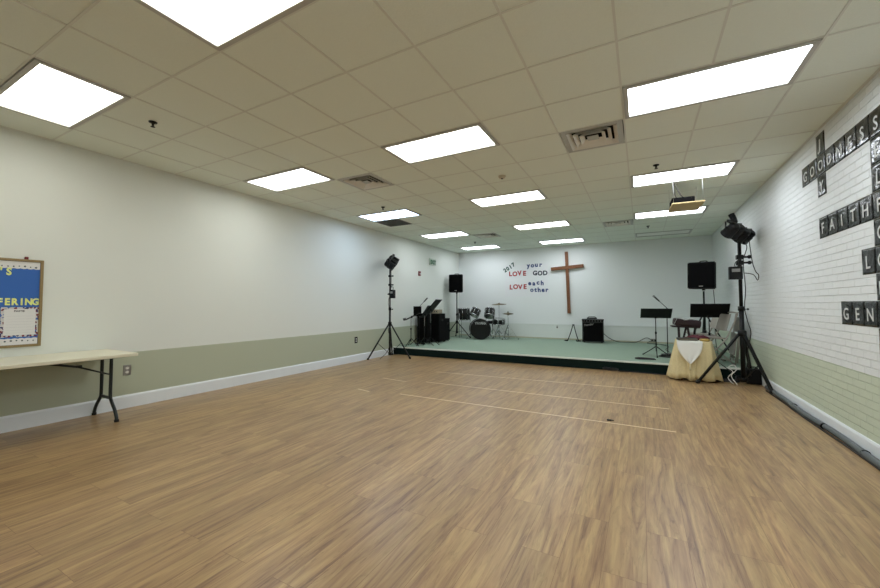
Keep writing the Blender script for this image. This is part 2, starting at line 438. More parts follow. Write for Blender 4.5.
f = MB()
for k in range(-10, 11): f.box((k*.026, 0, .008), (.003, .535, .014)); f.box((0, k*.026, .008), (.535, .003, .014))
f.box((0, 0, .03), (.56, .56, .004))
f.build('grid', M['grille'], t)

# sprinklers / detectors
def sprinkler(p, label):
    t = thing('sprinkler_head', label, 'sprinkler', (p[0], p[1], H), 0, 'sprinkler heads in the ceiling')
    MB().lathe([(.036, 0), (.034, -.008), (.014, -.012), (.012, -.02)], seg=18).build('escutcheon', M['blackm'], t)
    f = MB().cyl((0, 0, -.018), (0, 0, -.035), .010)
    f.cyl((.012, 0, -.03), (.006, 0, -.044), .003); f.cyl((-.012, 0, -.03), (-.006, 0, -.044), .003)
    f.build('body', M['blackm'], t)
    MB().lathe([(.004, -.043), (.019, -.046), (.02, -.049), (.004, -.05)], seg=16).build('deflector', M['blackm'], t)
sprinkler((-2.785, 1.854), 'sprinkler head nearest the camera, at upper left')
sprinkler((1.529, 5.519), 'sprinkler head in front of the panel by the projector shelf')
sprinkler((1.496, 9.792), 'sprinkler head beyond the hanging projector shelf')
sprinkler((-2.755, 5.531), 'sprinkler head in front of the left row panel that has the grille')
sprinkler((-2.785, 9.936), 'sprinkler head near the back left corner above the stage')
t = thing('smoke_detector', 'small pale round detector in the middle of the ceiling', 'smoke detector', (-.322, 4.972, H))
MB().lathe([(.05, 0), (.05, -.012), (.036, -.03), (.01, -.032)], seg=20).build('housing', mat('detector_plastic', rgb(196, 188, 168), .5), t)
MB().lathe([(.012, -.031), (.012, -.042), (.004, -.044)], seg=12).build('sensor', M['blackm'], t)

# ---------------------------------------------------------------- stage
struct('floor_stage', MB().box(((XL+XR)/2, (YS+.03+YB)/2, ZS/2), (XR-XL-.004, YB-YS-.034, ZS-.001)), M['carpet'])
struct('trim_2', MB().box(((XL+XR)/2, YS+.014, (ZS-.03)/2+.0), (XR-XL-.004, .028, ZS-.03)), M['fascia'])
struct('trim_3', MB().box(((XL+XR)/2, YS+.012, ZS-.014), (XR-XL-.004, .034, .03), bev=.006), M['nosing'])

# ---------------------------------------------------------------- bulletin board
BY0, BY1, BZ0, BZ1 = .25, 1.519, .83, 1.722
t = thing('bulletin_board', 'oak framed blue bulletin board with yellow letters above the long table', 'bulletin board', (XL, (BY0+BY1)/2, BZ0))
hy = (BY1-BY0)/2; hz = BZ1-BZ0
f = MB()
for s_ in (-1, 1): f.box((.013, s_*(hy-.0125), hz/2), (.026, .025, hz), bev=.003)
f.box((.013, 0, .0125), (.026, 2*hy-.05, .025), bev=.003); f.box((.013, 0, hz-.0125), (.026, 2*hy-.05, .025), bev=.003)
f.build('frame', M['frame'], t)
MB().box((.008, 0, hz/2), (.012, 2*hy-.05, hz-.05)).build('backing', M['blue'], t)
def scallop(name, z0, z1, flip):
    pts = []; n = 26; a = -(hy-.027); b = hy-.027
    for k in range(n*4+1):
        y = a+(b-a)*k/(n*4); w = .006*abs(math.sin(PI*k/4))
        pts.append((y, (z0-w) if flip else (z1+w)))
    pts += [(b, z1), (a, z1)] if flip else [(b, z0), (a, z0)]
    o = MB().prism(pts, .0145, .016, LEFTW).build(name, M['paper'], t)
    rnd = random.Random(3 if flip else 5)
    d = MB()
    for k in range(30):
        y = a+.03+(b-a-.06)*k/29; z = (z0+.018 if flip else z1-.02)+rnd.uniform(-.004, .004)
        r = rnd.uniform(.006, .010)
        q = [(y+r*math.cos(2*PI*m/5)*rnd.uniform(.6, 1.2), z+r*math.sin(2*PI*m/5)) for m in range(5)]
        d.prism(q, .016, .0168, LEFTW)
    d.build('border_icon', mat('border_print', rgb(74, 84, 92), .7, var=.6, bscale=30), o)['kind'] = 'stuff'
scallop('border_strip', hz-.095, hz-.026, True); scallop('border_strip', .026, .085, False)
def board_text(s, yright, z, size):
    w = size*.54; y = yright-w*len(s)
    for ch in s:
        if ch not in ' ':
            text_mesh(ch, size, .0012, M['yellow'], 'letter', t, TR(.0165, 0, 0) @ LEFTW @ TR(y+w/2, z, 0) @ Matrix.Diagonal((.8, 1, 1, 1)), bold=.004, align='CENTER')
        y += w
cyb = (BY0+BY1)/2
board_text("T'S", 1.298-cyb, 1.556-BZ0, .098)
board_text('FFERING', 1.492-cyb, 1.257-BZ0, .092)
def pattern_mat():
    m = bpy.data.materials.new('patterned_border'); m.use_nodes = True; nt = m.node_tree; b = nt.nodes['Principled BSDF']
    g = N(nt, 'ShaderNodeNewGeometry'); v = N(nt, 'ShaderNodeTexVoronoi'); v.inputs['Scale'].default_value = 60; nt.links.new(g.outputs['Position'], v.inputs['Vector'])
    sp = N(nt, 'ShaderNodeSeparateColor'); nt.links.new(v.outputs['Color'], sp.inputs[0])
    r_ = N(nt, 'ShaderNodeValToRGB'); r_.color_ramp.interpolation = 'CONSTANT'; e = r_.color_ramp.elements
    e[0].color = rgb(205, 205, 205); e[1].position = .45; e[1].color = rgb(120, 40, 56); k = e.new(.68); k.color = rgb(44, 46, 96); k = e.new(.85); k.color = rgb(60, 104, 180)
    nt.links.new(sp.outputs[0], r_.inputs[0]); nt.links.new(r_.outputs[0], b.inputs['Base Color']); return m
# chart pinned to the board
p = thing('paper_chart', 'white paper chart with patterned edge pinned on the blue bulletin board', 'poster', (XL+.0145, 1.361, .935))
MB().box((.0008, 0, .148), (.0012, .268, .30)).build('border_paper', pattern_mat(), p)
MB().box((.002, 0, .148), (.0012, .222, .262)).build('sheet', M['paper'], p)
text_mesh('PASTIE', .026, .0004, M['ink'], 'heading', p, TR(.0032, 0, 0) @ LEFTW @ TR(-.045, .25, 0), bold=.0006)
f = MB()
for k in range(7): f.box((.0028, 0, .04+k*.028), (.0005, .19, .001))
f.build('ruled_line', mat('faint_line', rgb(180, 182, 190), .7), p)['kind'] = 'stuff'
o = MB().box((XL+.016, 1.39, BZ1+.012), (.018, .028, .028), bev=.005).cyl((XL+.025, 1.39, BZ1+.012), (XL+.034, 1.39, BZ1+.012), .007).build('wall_clip', M['redp'])
tag(o, 'small dark red clip on top of the bulletin board frame', 'clip')

# ---------------------------------------------------------------- folding table
t = thing('folding_table', 'long cream plastic folding table with dark legs along the left wall', 'table', (-3.80, 1.18, 0), 0)
MB().box((-.02, -.01, .722), (.74, 1.82, .036), bev=.008).build('tabletop', M['tabletop'], t)
f = MB()
f.box((-.27, 0, .697), (.02, 1.66, .018)); f.box((.21, 0, .697), (.02, 1.66, .018)); f.build('apron_rail', M['tleg'], t)
for s_ in (1, -1):
    y = s_*.80
    lg = MB()
    for k in (-1, 1):
        x0 = -.115
        lg.tube([(x0+k*.11, y, .70), (x0+k*.11, y, .50), (x0+k*.11, y, .27), (x0+k*.135, y, .21), (x0+k*.22, y, .12), (x0+k*.262, y, .05), (x0+k*.268, y, .012)], .0165, seg=10, smooth=4)
    lg.box((x0, y, .235), (.22, .014, .03))
    lg.box((x0, y, .49), (.22, .014, .014))
    lg.box((-.03, y, .696), (.44, .03, .014))
    l = lg.build('leg', M['tleg'], t)
    for k in (-1, 1): MB().cyl((x0+k*.268, y, 0), (x0+k*.268, y, .024), .021).build('foot_cap', M['rubber'], l)
    br = MB().cyl((x0, y, .49), (x0, s_*.55, .60), .009).cyl((x0, s_*.55, .60), (x0, s_*.18, .70), .012)
    br.box((x0, s_*.56, .605), (.022, .05, .022))
    br.build('brace', M['tleg'], t)

# outlets
def outlet(name, p, face, label, dark=False, sc=1.0):
    mt = {'L': LEFTW, 'R': RIGHTW, 'B': BACKW}[face]
    t = thing(name, label, 'outlet', p)
    a = MB().prism([(-.04*sc, -.062*sc), (.04*sc, -.062*sc), (.04*sc, .062*sc), (-.04*sc, .062*sc)], 0, .006, mt)
    a.build('cover_plate', M['steel'] if not dark else M['black'], t)
    for k in (-1, 1):
        q = [(.018*math.cos(a_), k*.024+.015*math.sin(a_)) for a_ in [2*PI*n/12 for n in range(12)]]
        MB().prism(q, .006, .008, mt).build('socket', M['white'], t)
        s2 = MB()
        for d in (-1, 1): s2.prism([(d*.006-.0015, k*.024-.004), (d*.006+.0015, k*.024-.004), (d*.006+.0015, k*.024+.006), (d*.006-.0015, k*.024+.006)], .008, .0084, mt)
        s2.build('socket_slot', M['black'], t)
outlet('wall_outlet', (XL, 2.293, .459), 'L', 'steel wall outlet right of the long table end', False, 1.0)
outlet('wall_outlet', (XL, 6.526, .473), 'L', 'dark wall outlet on the left wall beside the tripod light stand', True, 1.1)

# exit sign and fire pull on the left wall
t = thing('exit_sign', 'small white exit sign with green lettering high on the left wall', 'exit sign', (XL, 9.98, 2.43))
MB().box((.02, 0, .1), (.04, .36, .2), bev=.006).build('housing', mat('exit_housing', rgb(196, 206, 196), .5), t)
text_mesh('EXIT', .16, .0015, M['exitg'], 'lettering', t, TR(.042, 0, .04) @ LEFTW, bold=.012, align='CENTER')
t = thing('fire_alarm_pull', 'dark red fire alarm pull station on the left wall', 'fire alarm', (XL, 9.217, 2.065))
MB().box((.02, 0, .065), (.04, .09, .13), bev=.006).build('housing', M['redp'], t)
MB().box((.044, 0, .055), (.01, .06, .022), bev=.003).build('handle', M['white'], t)

# ---------------------------------------------------------------- back wall: banner, cross, outlets
t = thing('banner', 'white paper banner with red and blue letters left of the wooden cross', 'banner', (-1.84, YB, 1.50))
MB().box((-.03, -.003, .51), (1.38, .004, 1.02)).build('sheet', M['banner'], t)
def btext(s, x, z, size, m, rot=0, dx=.74, jit=.012, bold=.008):
    rnd = random.Random(hash(len(s)) + int(z*100)); cx = x
    for k, ch in enumerate(s):
        a = rot; px = x+(k*size*dx)*math.cos(a); pz = z+(k*size*dx)*math.sin(a)
        text_mesh(ch, size, .002, m, 'letter', t, TR(px, -.008, pz+rnd.uniform(-jit, jit)) @ BACKW @ Matrix.Rotation(a+rnd.uniform(-.06, .06), 4, 'Z'), bold=bold, align='CENTER')
def bx_(px, py):
    q = at(px, py, YB); return q.x+1.84, q.z-1.50
x, z = bx_(506.0, 271.6); btext('2017', x, z, .17, M['greenl'], rot=.52, dx=.62)
x, z = bx_(510.5, 275.8); btext('LOVE', x, z, .20, M['red'], dx=.76)
x, z = bx_(528.5, 267.3); btext('your', x, z, .19, M['navy'], dx=.66)
x, z = bx_(535.0, 275.2); btext('GOD', x, z, .19, M['dark'], dx=.84)
x, z = bx_(511.0, 289.0); btext('LOVE', x, z, .20, M['red'], dx=.76)
x, z = bx_(529.8, 285.0); btext('each', x, z, .19, M['navy'], dx=.68)
x, z = bx_(532.0, 291.8); btext('other', x, z, .19, M['navy'], dx=.60)
# cross, tilted a little
a, b = at(566.3, 251.8, YB-.05), at(569.2, 313.3, YB-.05)
c1, c2 = at(551.3, 269.3, YB-.05), at(583.6, 265.8, YB-.05)
t = thing('wooden_cross', 'large brown wooden cross hanging slightly tilted on the back wall', 'cross', (b.x, YB, b.z))
o_ = Vector((b.x, YB, b.z)); rr = Vector((0, .005, 0))
MB().bar(a-o_+rr, b-o_+rr, .085, .085, bev=.006).build('upright', M['wood'], t)
MB().bar(c1-o_-rr*2, c2-o_-rr*2, .10, .08, bev=.006, roll=PI/2).build('crossbeam', M['wood'], t)
def jack(px, py, label):
    q = at(px, py, YB-.004)
    t = thing('wall_jack', label, 'outlet', (q.x, YB, q.z))
    MB().box((0, -.004, 0), (.06, .008, .10), bev=.002).build('cover_plate', M['white'], t)
    MB().box((0, -.018, -.01), (.03, .022, .04), bev=.004).cyl((0, -.02, 0), (0, -.02, .05), .006).build('plug', M['black'], t)
jack(557.2, 327, 'white wall jack with a small black plug under the cross')

# ---------------------------------------------------------------- right wall crossword squares
ORD = ['first', 'second', 'third', 'fourth', 'fifth', 'sixth', 'seventh', 'eighth', 'ninth', 'tenth', 'eleventh']
PY, PZ = .205, .213; YC = 4.165; Z0 = 2.665     # column centre line, top row centre
def square(ch, col, row, label, blank=False):
    y = YC+col*PY; z = Z0-row*PZ
    t = thing('letter_square', label, 'wall letter', (XR, y, z), 0, 'black letter squares on the brick wall')
    rnd = random.Random(col*31+row)
    mt = Matrix.Rotation(rnd.uniform(-.012, .012), 4, 'X')
    bm = MB(); n = 10; hw, hh = .1005, .1045
    # slightly buckled laminated card, real thickness
    fr = [[None]*(n+1) for _ in range(n+1)]; bk = [[None]*(n+1) for _ in range(n+1)]
    for a in range(n+1):
        for b_ in range(n+1):
            u, v = -hw+2*hw*a/n, -hh+2*hh*b_/n
            w = .0028+.0024*math.sin(u*34+rnd.random()*.6+col)*math.cos(v*27+row)
            if a in (0, n) or b_ in (0, n): w = .002
            fr[a][b_] = bm.bm.verts.new(RIGHTW @ Vector((u, v, w+.001))); bk[a][b_] = bm.bm.verts.new(RIGHTW @ Vector((u, v, .0005)))
    for a in range(n):
        for b_ in range(n):
            f1 = bm.bm.faces.new((fr[a][b_], fr[a+1][b_], fr[a+1][b_+1], fr[a][b_+1])); f1.smooth = True
            bm.bm.faces.new((bk[a][b_+1], bk[a+1][b_+1], bk[a+1][b_], bk[a][b_]))
    for a in range(n):
        bm.bm.faces.new((fr[a][0], bk[a][0], bk[a+1][0], fr[a+1][0])); bm.bm.faces.new((fr[a][n], fr[a+1][n], bk[a+1][n], bk[a][n]))
        bm.bm.faces.new((fr[0][a], fr[0][a+1], bk[0][a+1], bk[0][a])); bm.bm.faces.new((fr[n][a], bk[n][a], bk[n][a+1], fr[n][a+1]))
    o = bm.build('card', M['square'], t)
    text_mesh(ch, .15, .0008, M['chalk'], 'letter', t, TR(-.0072, 0, -.058) @ mt @ RIGHTW @ Matrix.Rotation(rnd.uniform(-.07, .07), 4, 'Z') @ Matrix.Diagonal((1.6 if ch == 'J' else 1, 1, 1, 1)), bold=.0015, align='CENTER')
for k, ch in enumerate('GOODNES'):
    square(ch, 7-k, 0, 'black square with silver letter %s, %s from the left in the top row' % (ch, ORD[k]))
square('J', 5, -1, 'black square with silver letter J, just under the ceiling')
square('Y', 5, 1, 'black square with silver letter Y, below the top row')
for k, ch in enumerate('FAITH'):
    square(ch, 5-k, 3, 'black square with silver letter %s, %s from left in the lower long row' % (ch, ORD[k]))
square('L', 1, 5, 'lone black square with silver letter L, left of the tall column')
for k, ch in enumerate('GEN'):
    square(ch, 3-k, 7, 'black square with silver letter %s, %s from the left in the lowest row' % (ch, ORD[k]))
for k, ch in enumerate('SELFCONTROL'):
    square(ch, 0, k, 'black letter %s square in the column at the photo edge, %s from top' % (ch, ORD[k]))

# ---------------------------------------------------------------- floor tape and scraps
def tape(a, b, w, label):
    a = Vector((*a, 0)); b = Vector((*b, 0)); d = (b-a).normalized(); n = Vector((-d.y, d.x, 0)); m = MB(); k = max(2, int((b-a).length/.12)); L = []; R = []
    rnd = random.Random(int(a.y*100)); c = (a+b)/2
    for i in range(k+1):
        q = a+(b-a)*i/k - c; ww = w*rnd.uniform(.36, .56)
        L.append(q+n*ww); R.append(q-n*ww*rnd.uniform(.85, 1.1))
    top = [[m.bm.verts.new(v+Vector((0, 0, .0016))) for v in S] for S in (L, R)]; bot = [[m.bm.verts.new(v+Vector((0, 0, .0002))) for v in S] for S in (L, R)]
    for i in range(k):
        m.bm.faces.new((top[0][i], top[1][i], top[1][i+1], top[0][i+1])); m.bm.faces.new((bot[0][i], bot[0][i+1], bot[1][i+1], bot[1][i]))
        m.bm.faces.new((top[0][i], top[0][i+1], bot[0][i+1], bot[0][i])); m.bm.faces.new((top[1][i], bot[1][i], bot[1][i+1], top[1][i+1]))
    m.bm.faces.new((top[0][0], bot[0][0], bot[1][0], top[1][0])); m.bm.faces.new((top[0][-1], top[1][-1], bot[1][-1], bot[0][-1]))
    o = m.build('floor_tape', M['tape']); o.location = c
    tag(o, label, 'tape', 'tape lines on the wood floor')
tape((-1.668, 4.477), (1.604, 4.446), .020, 'long pale tape line on the floor, the one nearest the camera')
tape((-1.757, 5.361), (1.595, 5.371), .018, 'long pale tape line on the floor, middle of the three')
tape((-2.05, 6.25), (1.566, 6.425), .016, 'long pale tape line on the floor nearest the stage')
tape((-2.571, 5.303), (-2.057, 5.23), .016, 'short pale tape strip left of the middle tape line')
tape((-2.394, 4.443), (-2.148, 4.392), .022, 'shortest pale tape strip, at the far left on the floor')
o = MB().box((0, 0, .008), (.045, .03, .014), bev=.004).cyl((.02, 0, .008), (.045, .006, .008), .005).build('plug_scrap', M['cable'], None, (1.0, 4.53, 0)); tag(o, 'small black scrap lying on the nearest tape line', 'debris')

# ---------------------------------------------------------------- tripod stands
def tripod(name, label, cat, loc, hub, top, feet, r=.016, low=.10, braces=True, group=None, clamp=()):
    """feet: list of offsets (x,y) from the centre, on the surface"""
    t = thing(name, label, cat, loc, 0, group)
    MB().cyl((0, 0, low), (0, 0, hub+.25*(top-hub)), r*1.25).build('lower_pole', M['blackm'], t)
    MB().cyl((0, 0, hub+.25*(top-hub)-.02), (0, 0, top), r*.95).build('upper_pole', M['blackm'], t)
    MB().lathe([(r*1.6, hub-.05), (r*2.2, hub-.04), (r*2.2, hub+.03), (r*1.6, hub+.045)], seg=16).build('hub', M['blackm'], t)
    zc = hub+.25*(top-hub)
    c = MB().lathe([(r*1.7, zc-.045), (r*1.7, zc+.02), (r*1.2, zc+.025)], seg=16).build('collar', M['blackm'], t)
    MB().cyl((r, 0, zc-.02), (r+.05, 0, zc-.02), .007).sph((r+.055, 0, zc-.02), .016).build('knob', M['blackm'], c)
    for fx, fy in feet:
        d = Vector((fx, fy, 0)); n = d.normalized()
        l = MB().bar(n*r*1.5+Vector((0, 0, hub-.01)), d+Vector((0, 0, .02)), r*1.5, r*1.1, bev=.002)
        lo = l.build('leg', M['blackm'], t)
        MB().sph(d+Vector((0, 0, r*1.1)), r*1.1, (1.3, 1.3, 1)).build('rubber_foot', M['rubber'], lo)
        if braces:
            mid = (n*r*1.5+Vector((0, 0, hub)))*.45+d*.55
            MB().bar(n*r+Vector((0, 0, low+.04)), mid, r*.7, r*.4).build('brace', M['blackm'], t)
    MB().lathe([(r*1.8, low), (r*1.8, low+.06), (r*1.3, low+.065)], seg=14).build('brace_collar', M['blackm'], t)
    return t
def can(parent, c, aim, L=.19, r=.075):
    """one stage light: can with cooling rings, yoke, knob and tail"""
    c = Vector(c); d = Vector(aim).normalized(); q = d.to_track_quat('Z', 'Y').to_matrix()
    h = MB()
    h.lathe([(r*.45, -L*.55), (r*.75, -L*.5), (r*.82, -L*.2), (r, -L*.1), (r, L*.4), (r*1.08, L*.42), (r*1.08, L*.5), (r*.95, L*.5), (r*.9, L*.42)], c, 20, q)
    for k in range(4): h.lathe([(r*.86, -L*(.42-.07*k)), (r*.9, -L*(.41-.07*k)), (r*.9, -L*(.39-.07*k)), (r*.86, -L*(.38-.07*k))], c, 20, q)
    o = h.build('lamp_can', M['blackm'], parent)
    MB().cyl(c+d*L*.40, c+d*L*.43, r*.88, seg=20).build('lens', mat('lamp_lens', rgb(90, 96, 104), .15), o)
    s_ = q @ Vector((1, 0, 0)); y = MB()
    for k in (-1, 1): y.bar(c+s_*k*r*1.15, c+s_*k*r*1.15+Vector((0, 0, r*1.5)), .02, .005)
    y.bar(c-s_*r*1.17+Vector((0, 0, r*1.5)), c+s_*r*1.17+Vector((0, 0, r*1.5)), .02, .006)
    for k in (-1, 1): y.cyl(c+s_*k*r*1.0, c+s_*k*r*1.3, .014)
    y.build('yoke', M['blackm'], o)
    return o
def lightbar(label, loc, a, b, n, aim, L=.19, r=.075, group='stage light bars'):
    t = thing('stage_light_bar', label, 'stage light', loc, 0, group)
    a = Vector(a); b = Vector(b)
    MB().bar(a, b, .035, .035).build('crossbar', M['blackm'], t)
    for k in range(n):
        p = a+(b-a)*((k+.5)/n)
        can(t, p-Vector((0, 0, .12)) if k % 2 == 0 else p+Vector((0, 0, -.1)), aim, L, r)
    MB().cyl((0, 0, -.10), (0, 0, .03), .024).build('spigot', M['blackm'], t)
    return t
# left light stand
LP = Vector((-3.92, 7.40, 0))
f1 = Vector((-4.125, 6.845, 0)); f2 = Vector((-3.371, 7.425, 0)); f3 = Vector((-4.13, 7.80, 0))
tripod('light_stand', 'tall black tripod light stand in front of the stage left end', 'light stand', LP, .80, 2.24,
       [(q-LP).xy for q in (f1, f2, f3)], r=.020, low=.06, group='tripod light stands')
lb = lightbar('cluster of black stage lights atop the stand by the left wall', LP+Vector((-.02, 0, 2.34)), (.13, -.20, -.07), (-.04, .26, .13), 4, (.75, .35, -.55), .22, .085)
def dimmer(label, loc, w, h, side):
    t = thing('dimmer_pack', label, 'dimmer', loc)
    MB().box((side*(w/2+.02), 0, 0), (w, .09, h), bev=.008).build('housing', M['blackm'], t)
    MB().box((0, 0, 0), (.055, .055, .05), bev=.004).cyl((-side*.03, 0, 0), (-side*.07, 0, 0), .012).build('clamp', M['blackm'], t)
    MB().box((side*(w/2+.02), -.047, h*.2), (w*.6, .006, h*.25)).build('front_label', M['steel'], t)
    f = MB()
    for k in range(3): f.tube([(side*(.03+k*w/3), 0, h/2), (side*(.03+k*w/3)+.01, -.03, h/2+.06), (side*(.01), -.03, h/2+.10)], .005)
    f.build('tail_cable', M['cable'], t)
    return t
dimmer('small black dimmer box clamped to the left light stand', LP+Vector((0, 0, 1.50)), .11, .20, 1)
def clampknob(loc, label, s=1):
    t = thing('pole_clamp', label, 'clamp', loc, 0, 'black clamps on the light stand poles')
    MB().box((0, 0, 0), (.06*s, .06*s, .045*s), bev=.006).build('body', M['blackm'], t)
    MB().cyl((.03*s, 0, 0), (.075*s, 0, 0), .010*s).sph((.08*s, 0, 0), .02*s).build('knob', M['blackm'], t)
clampknob(LP+Vector((0, 0, 1.93)), 'upper black clamp on the left light stand pole'); clampknob(LP+Vector((0, 0, 1.72)), 'lower black clamp on the left light stand pole')
f = MB().tube([LP+Vector(v) for v in ((.03, 0, 2.08), (.05, -.02, 1.8), (.03, -.02, 1.55), (-.035, -.02, 1.3), (.03, -.03, 1.0), (-.03, -.03, .7), (.03, -.03, .4), (-.03, -.05, .15), (-.10, -.20, .012), (-.02, -.35, .01))], .006)
tag(f.build('power_cable', M['cable']), 'black cable wound down the left light stand pole', 'cable')
# right light stand
RP = Vector((2.70, 7.5, 0))
f1 = Vector((2.09, 7.31, 0)); f2 = Vector((2.915, 6.95, 0)); f3 = Vector((2.87, 7.80, 0))
tripod('light_stand', 'tall black tripod light stand beside the gold covered table', 'light stand', RP, .80, 2.38,
       [(q-RP).xy for q in (f1, f2, f3)], r=.026, low=.05, group='tripod light stands')
lb = lightbar('bank of black stage lights atop the stand by the brick wall', RP+Vector((0, 0, 2.44)), (-.20, -.42, .07), (.17, .22, -.02), 4, (-.5, .6, -.55), .2, .082)
can(lb, (-.10, -.22, .13), (-.3, .2, .9), .15, .04)
clampknob(RP+Vector((0, 0, 1.99)), 'upper black clamp on the right light stand pole', 1.5); clampknob(RP+Vector((0, 0, 1.90)), 'lower black clamp on the right light stand pole', 1.5)
dimmer('black dimmer box with cable tails clamped to the right light stand', RP+Vector((-.03, -.05, 1.74)), .17, .20, -.35)
f = MB().tube([RP+Vector(v) for v in ((.12, 0, 2.33), (.14, .02, 2.1), (.16, .02, 1.9), (.19, .0, 1.76), (.225, 0, 1.70), (.21, 0, 1.62), (.16, -.01, 1.71), (.04, -.02, 1.74))], .006)
tag(f.build('power_cable', M['cable']), 'black cable looping out to the right of the right light stand', 'cable')
f = MB().tube([RP+Vector(v) for v in ((.05, 0, 2.30), (.09, -.02, 2.15), (.06, -.02, 2.02), (.035, -.03, 1.9), (.055, -.03, 1.5), (.035, -.03, 1.2), (.07, -.02, .98), (.10, -.04, .80), (.05, -.04, .5), (.08, -.05, .15))], .006)
tag(f.build('power_cable', M['cable']), 'black cable running down beside the right light stand pole', 'cable')

# ---------------------------------------------------------------- cables on the floor
def wiggle(c, n, rx, ry, z, seed, amp=.03, dz=.004):
    rnd = random.Random(seed); P = []
    for k in range(n*8):
        a = 2*PI*k/8; e = 1+rnd.uniform(-amp, amp)*4
        P.append((c[0]+rx*e*math.cos(a), c[1]+ry*e*math.sin(a), z+rnd.uniform(0, 1)*dz+k*dz/(n*4)))
    return P
def cable(pts, r, label, m='cable', nm='cable_coil'):
    tag(MB().tube(pts, r).build(nm, M[m]), label, 'cable')
cable(wiggle((2.50, 7.66), 4, .17, .06, .010, 3, dz=.008), .008, 'coil of black cable on the floor at the right light stand foot')
cable(wiggle((2.70, 7.62), 3, .08, .07, .03, 11, dz=.03), .007, 'black cable tangle around the right light stand pole base')
cable([(2.56, 7.42, .012), (2.50, 7.47, .10), (2.56, 7.43, .20), (2.50, 7.44, .26), (2.57, 7.42, .31), (2.60, 7.41, .24), (2.53, 7.40, .14), (2.60, 7.36, .012)], .006, 'white cable looped at the right light stand base', 'white')
t = thing('power_box', 'black power box on the floor behind the right light stand pole', 'power box', (2.85, 7.66, 0))
MB().box((0, 0, .12), (.18, .14, .23), bev=.012).build('housing', M['black'], t)
MB().tube([(-.05, 0, .23), (-.045, 0, .262), (.045, 0, .262), (.05, 0, .23)], .008).build('handle', M['black'], t)
cable(wiggle((.80, 7.86), 3, .13, .035, .012, 21, dz=.02), .008, 'black cable heap on the floor against the stage front')
cable([(.95, 7.87, .01), (1.15, 7.90, .012), (1.4, 7.885, .01), (1.62, 7.87, .01), (1.72, 7.9, .01)], .009, 'black cable running along the stage front to the gold table')
cable([(2.93, 7.3, .03)]+[(2.915+.012*math.sin(k*1.3), 7.1-k*.35, .030) for k in range(1, 13)]+[(2.915, 2.5, .03)], .027, 'thick dark grey hose lying along the foot of the brick wall', 'cover', 'cable_hose')
f = MB()
tag(MB().tube([(2.880+.006*math.sin(k*1.1), 7.1-k*.35, .009) for k in range(0, 14)], .008).build('floor_cable', M['cable']), 'thin black cable beside the grey hose along the brick wall', 'cable')
for k, yy in enumerate((6.1, 5.25, 4.45)):
    o = MB().lathe([(.030, -.012), (.030, .012)], (0, 0, 0), 16, Matrix.Rotation(PI/2, 3, 'X')).build('cable_tie', M['black'], None, (2.915, yy, .030))
    tag(o, ['black tie around the grey hose farthest from camera', 'black tie around the middle of the grey hose', 'black tie around the grey hose nearest the camera'][k], 'cable tie', 'ties on the grey hose')
cable(wiggle((1.38, 8.30), 3, .16, .05, ZS+.010, 5, dz=.008), .008, 'black cable coil on the carpet at the stage edge')
cable(wiggle((1.82, 8.9), 3, .20, .14, ZS+.010, 9, dz=.008), .009, 'black cable coil on the carpet by the right music stands')
cable([(.33, YB-.35, ZS+.30), (.50, YB-.2, ZS+.12), (.72, YB-.12, ZS+.012), (1.0, YB-.12, ZS+.010), (1.2, YB-.1, ZS+.02), (1.42, YB-.06, ZS+.14), (1.53, YB-.03, ZS+.10)], .009, 'black cord from the square amplifier along the back wall')
t = thing('floor_outlet_box', 'small grey box with black plugs low on the back wall', 'outlet', (1.60, YB, ZS+.08))
MB().box((0, -.02, 0), (.14, .04, .08), bev=.005).build('housing', M['steel'], t)
for k in (-1, 1): MB().box((k*.035, -.055, 0), (.03, .03, .04), bev=.004).build('plug', M['black'], t)
cable([(1.55, YB-.08, ZS+.07), (1.45, YB-.25, ZS+.012), (1.75, YB-.4, ZS+.010), (1.9, YB-.9, ZS+.010), (1.8, 10.3, ZS+.01), (1.86, 9.6, ZS+.012), (1.84, 9.1, ZS+.02)], .007, 'thin black cord from the back wall box to the right music stands')

# ---------------------------------------------------------------- music stands
def music_stand(label, loc, rz, h, tilt, w=.50, dh=.34, base=.27, flip=0, off=.42):
    """desk back faces local -Y; tilt from vertical"""
    t = thing('music_stand', label, 'music stand', loc, rz, 'black music stands on the stage')
    MB().cyl((0, 0, .10), (0, 0, h*.6), .011).build('lower_tube', M['blackm'], t)
    MB().cyl((0, 0, h*.6-.02), (0, 0, h), .0085).build('upper_tube', M['steel'] if flip else M['blackm'], t)
    MB().lathe([(.017, h*.6-.03), (.018, h*.6+.01), (.01, h*.6+.02)], seg=14).build('collar', M['black'], t)
    for k in range(3):
        a = 2*PI*k/3+.5; d = Vector((math.cos(a), math.sin(a), 0))
        l = MB().tube([d*.012+Vector((0, 0, .19)), d*base*.55+Vector((0, 0, .09)), d*base+Vector((0, 0, .011))], .009).build('leg', M['blackm'], t)
        MB().cyl(d*base, d*base+Vector((0, 0, .02)), .013).build('rubber_foot', M['rubber'], l)
    R = Matrix.Rotation(tilt, 3, 'X')       # top leans away (+... toward -Y back)
    c = Vector((0, .0, h))
    dk = MB()
    dk.box(c+R @ Vector((0, -.012, dh*off)), (w, .004, dh), R, bev=0)
    dk.box(c+R @ Vector((0, .016, dh*off-dh/2)), (w, .058, .004), R)
    dk.box(c+R @ Vector((0, .044, dh*off-dh/2+.008)), (w, .004, .018), R)
    for k in (-1, 1): dk.box(c+R @ Vector((k*w/2, -.006, dh*off)), (.006, .016, dh), R)
    dk.box(c+R @ Vector((0, -.012, dh*(off+.5))), (w, .014, .006), R)
    d = dk.build('desk', M['black'], t)
    MB().box(c+Vector((0, -.022, 0)), (.05, .03, .06), bev=.006).cyl(c+Vector((-.05, -.02, 0)), c+Vector((.05, -.02, 0)), .01).build('tilt_hinge', M['blackm'], t)
    return t
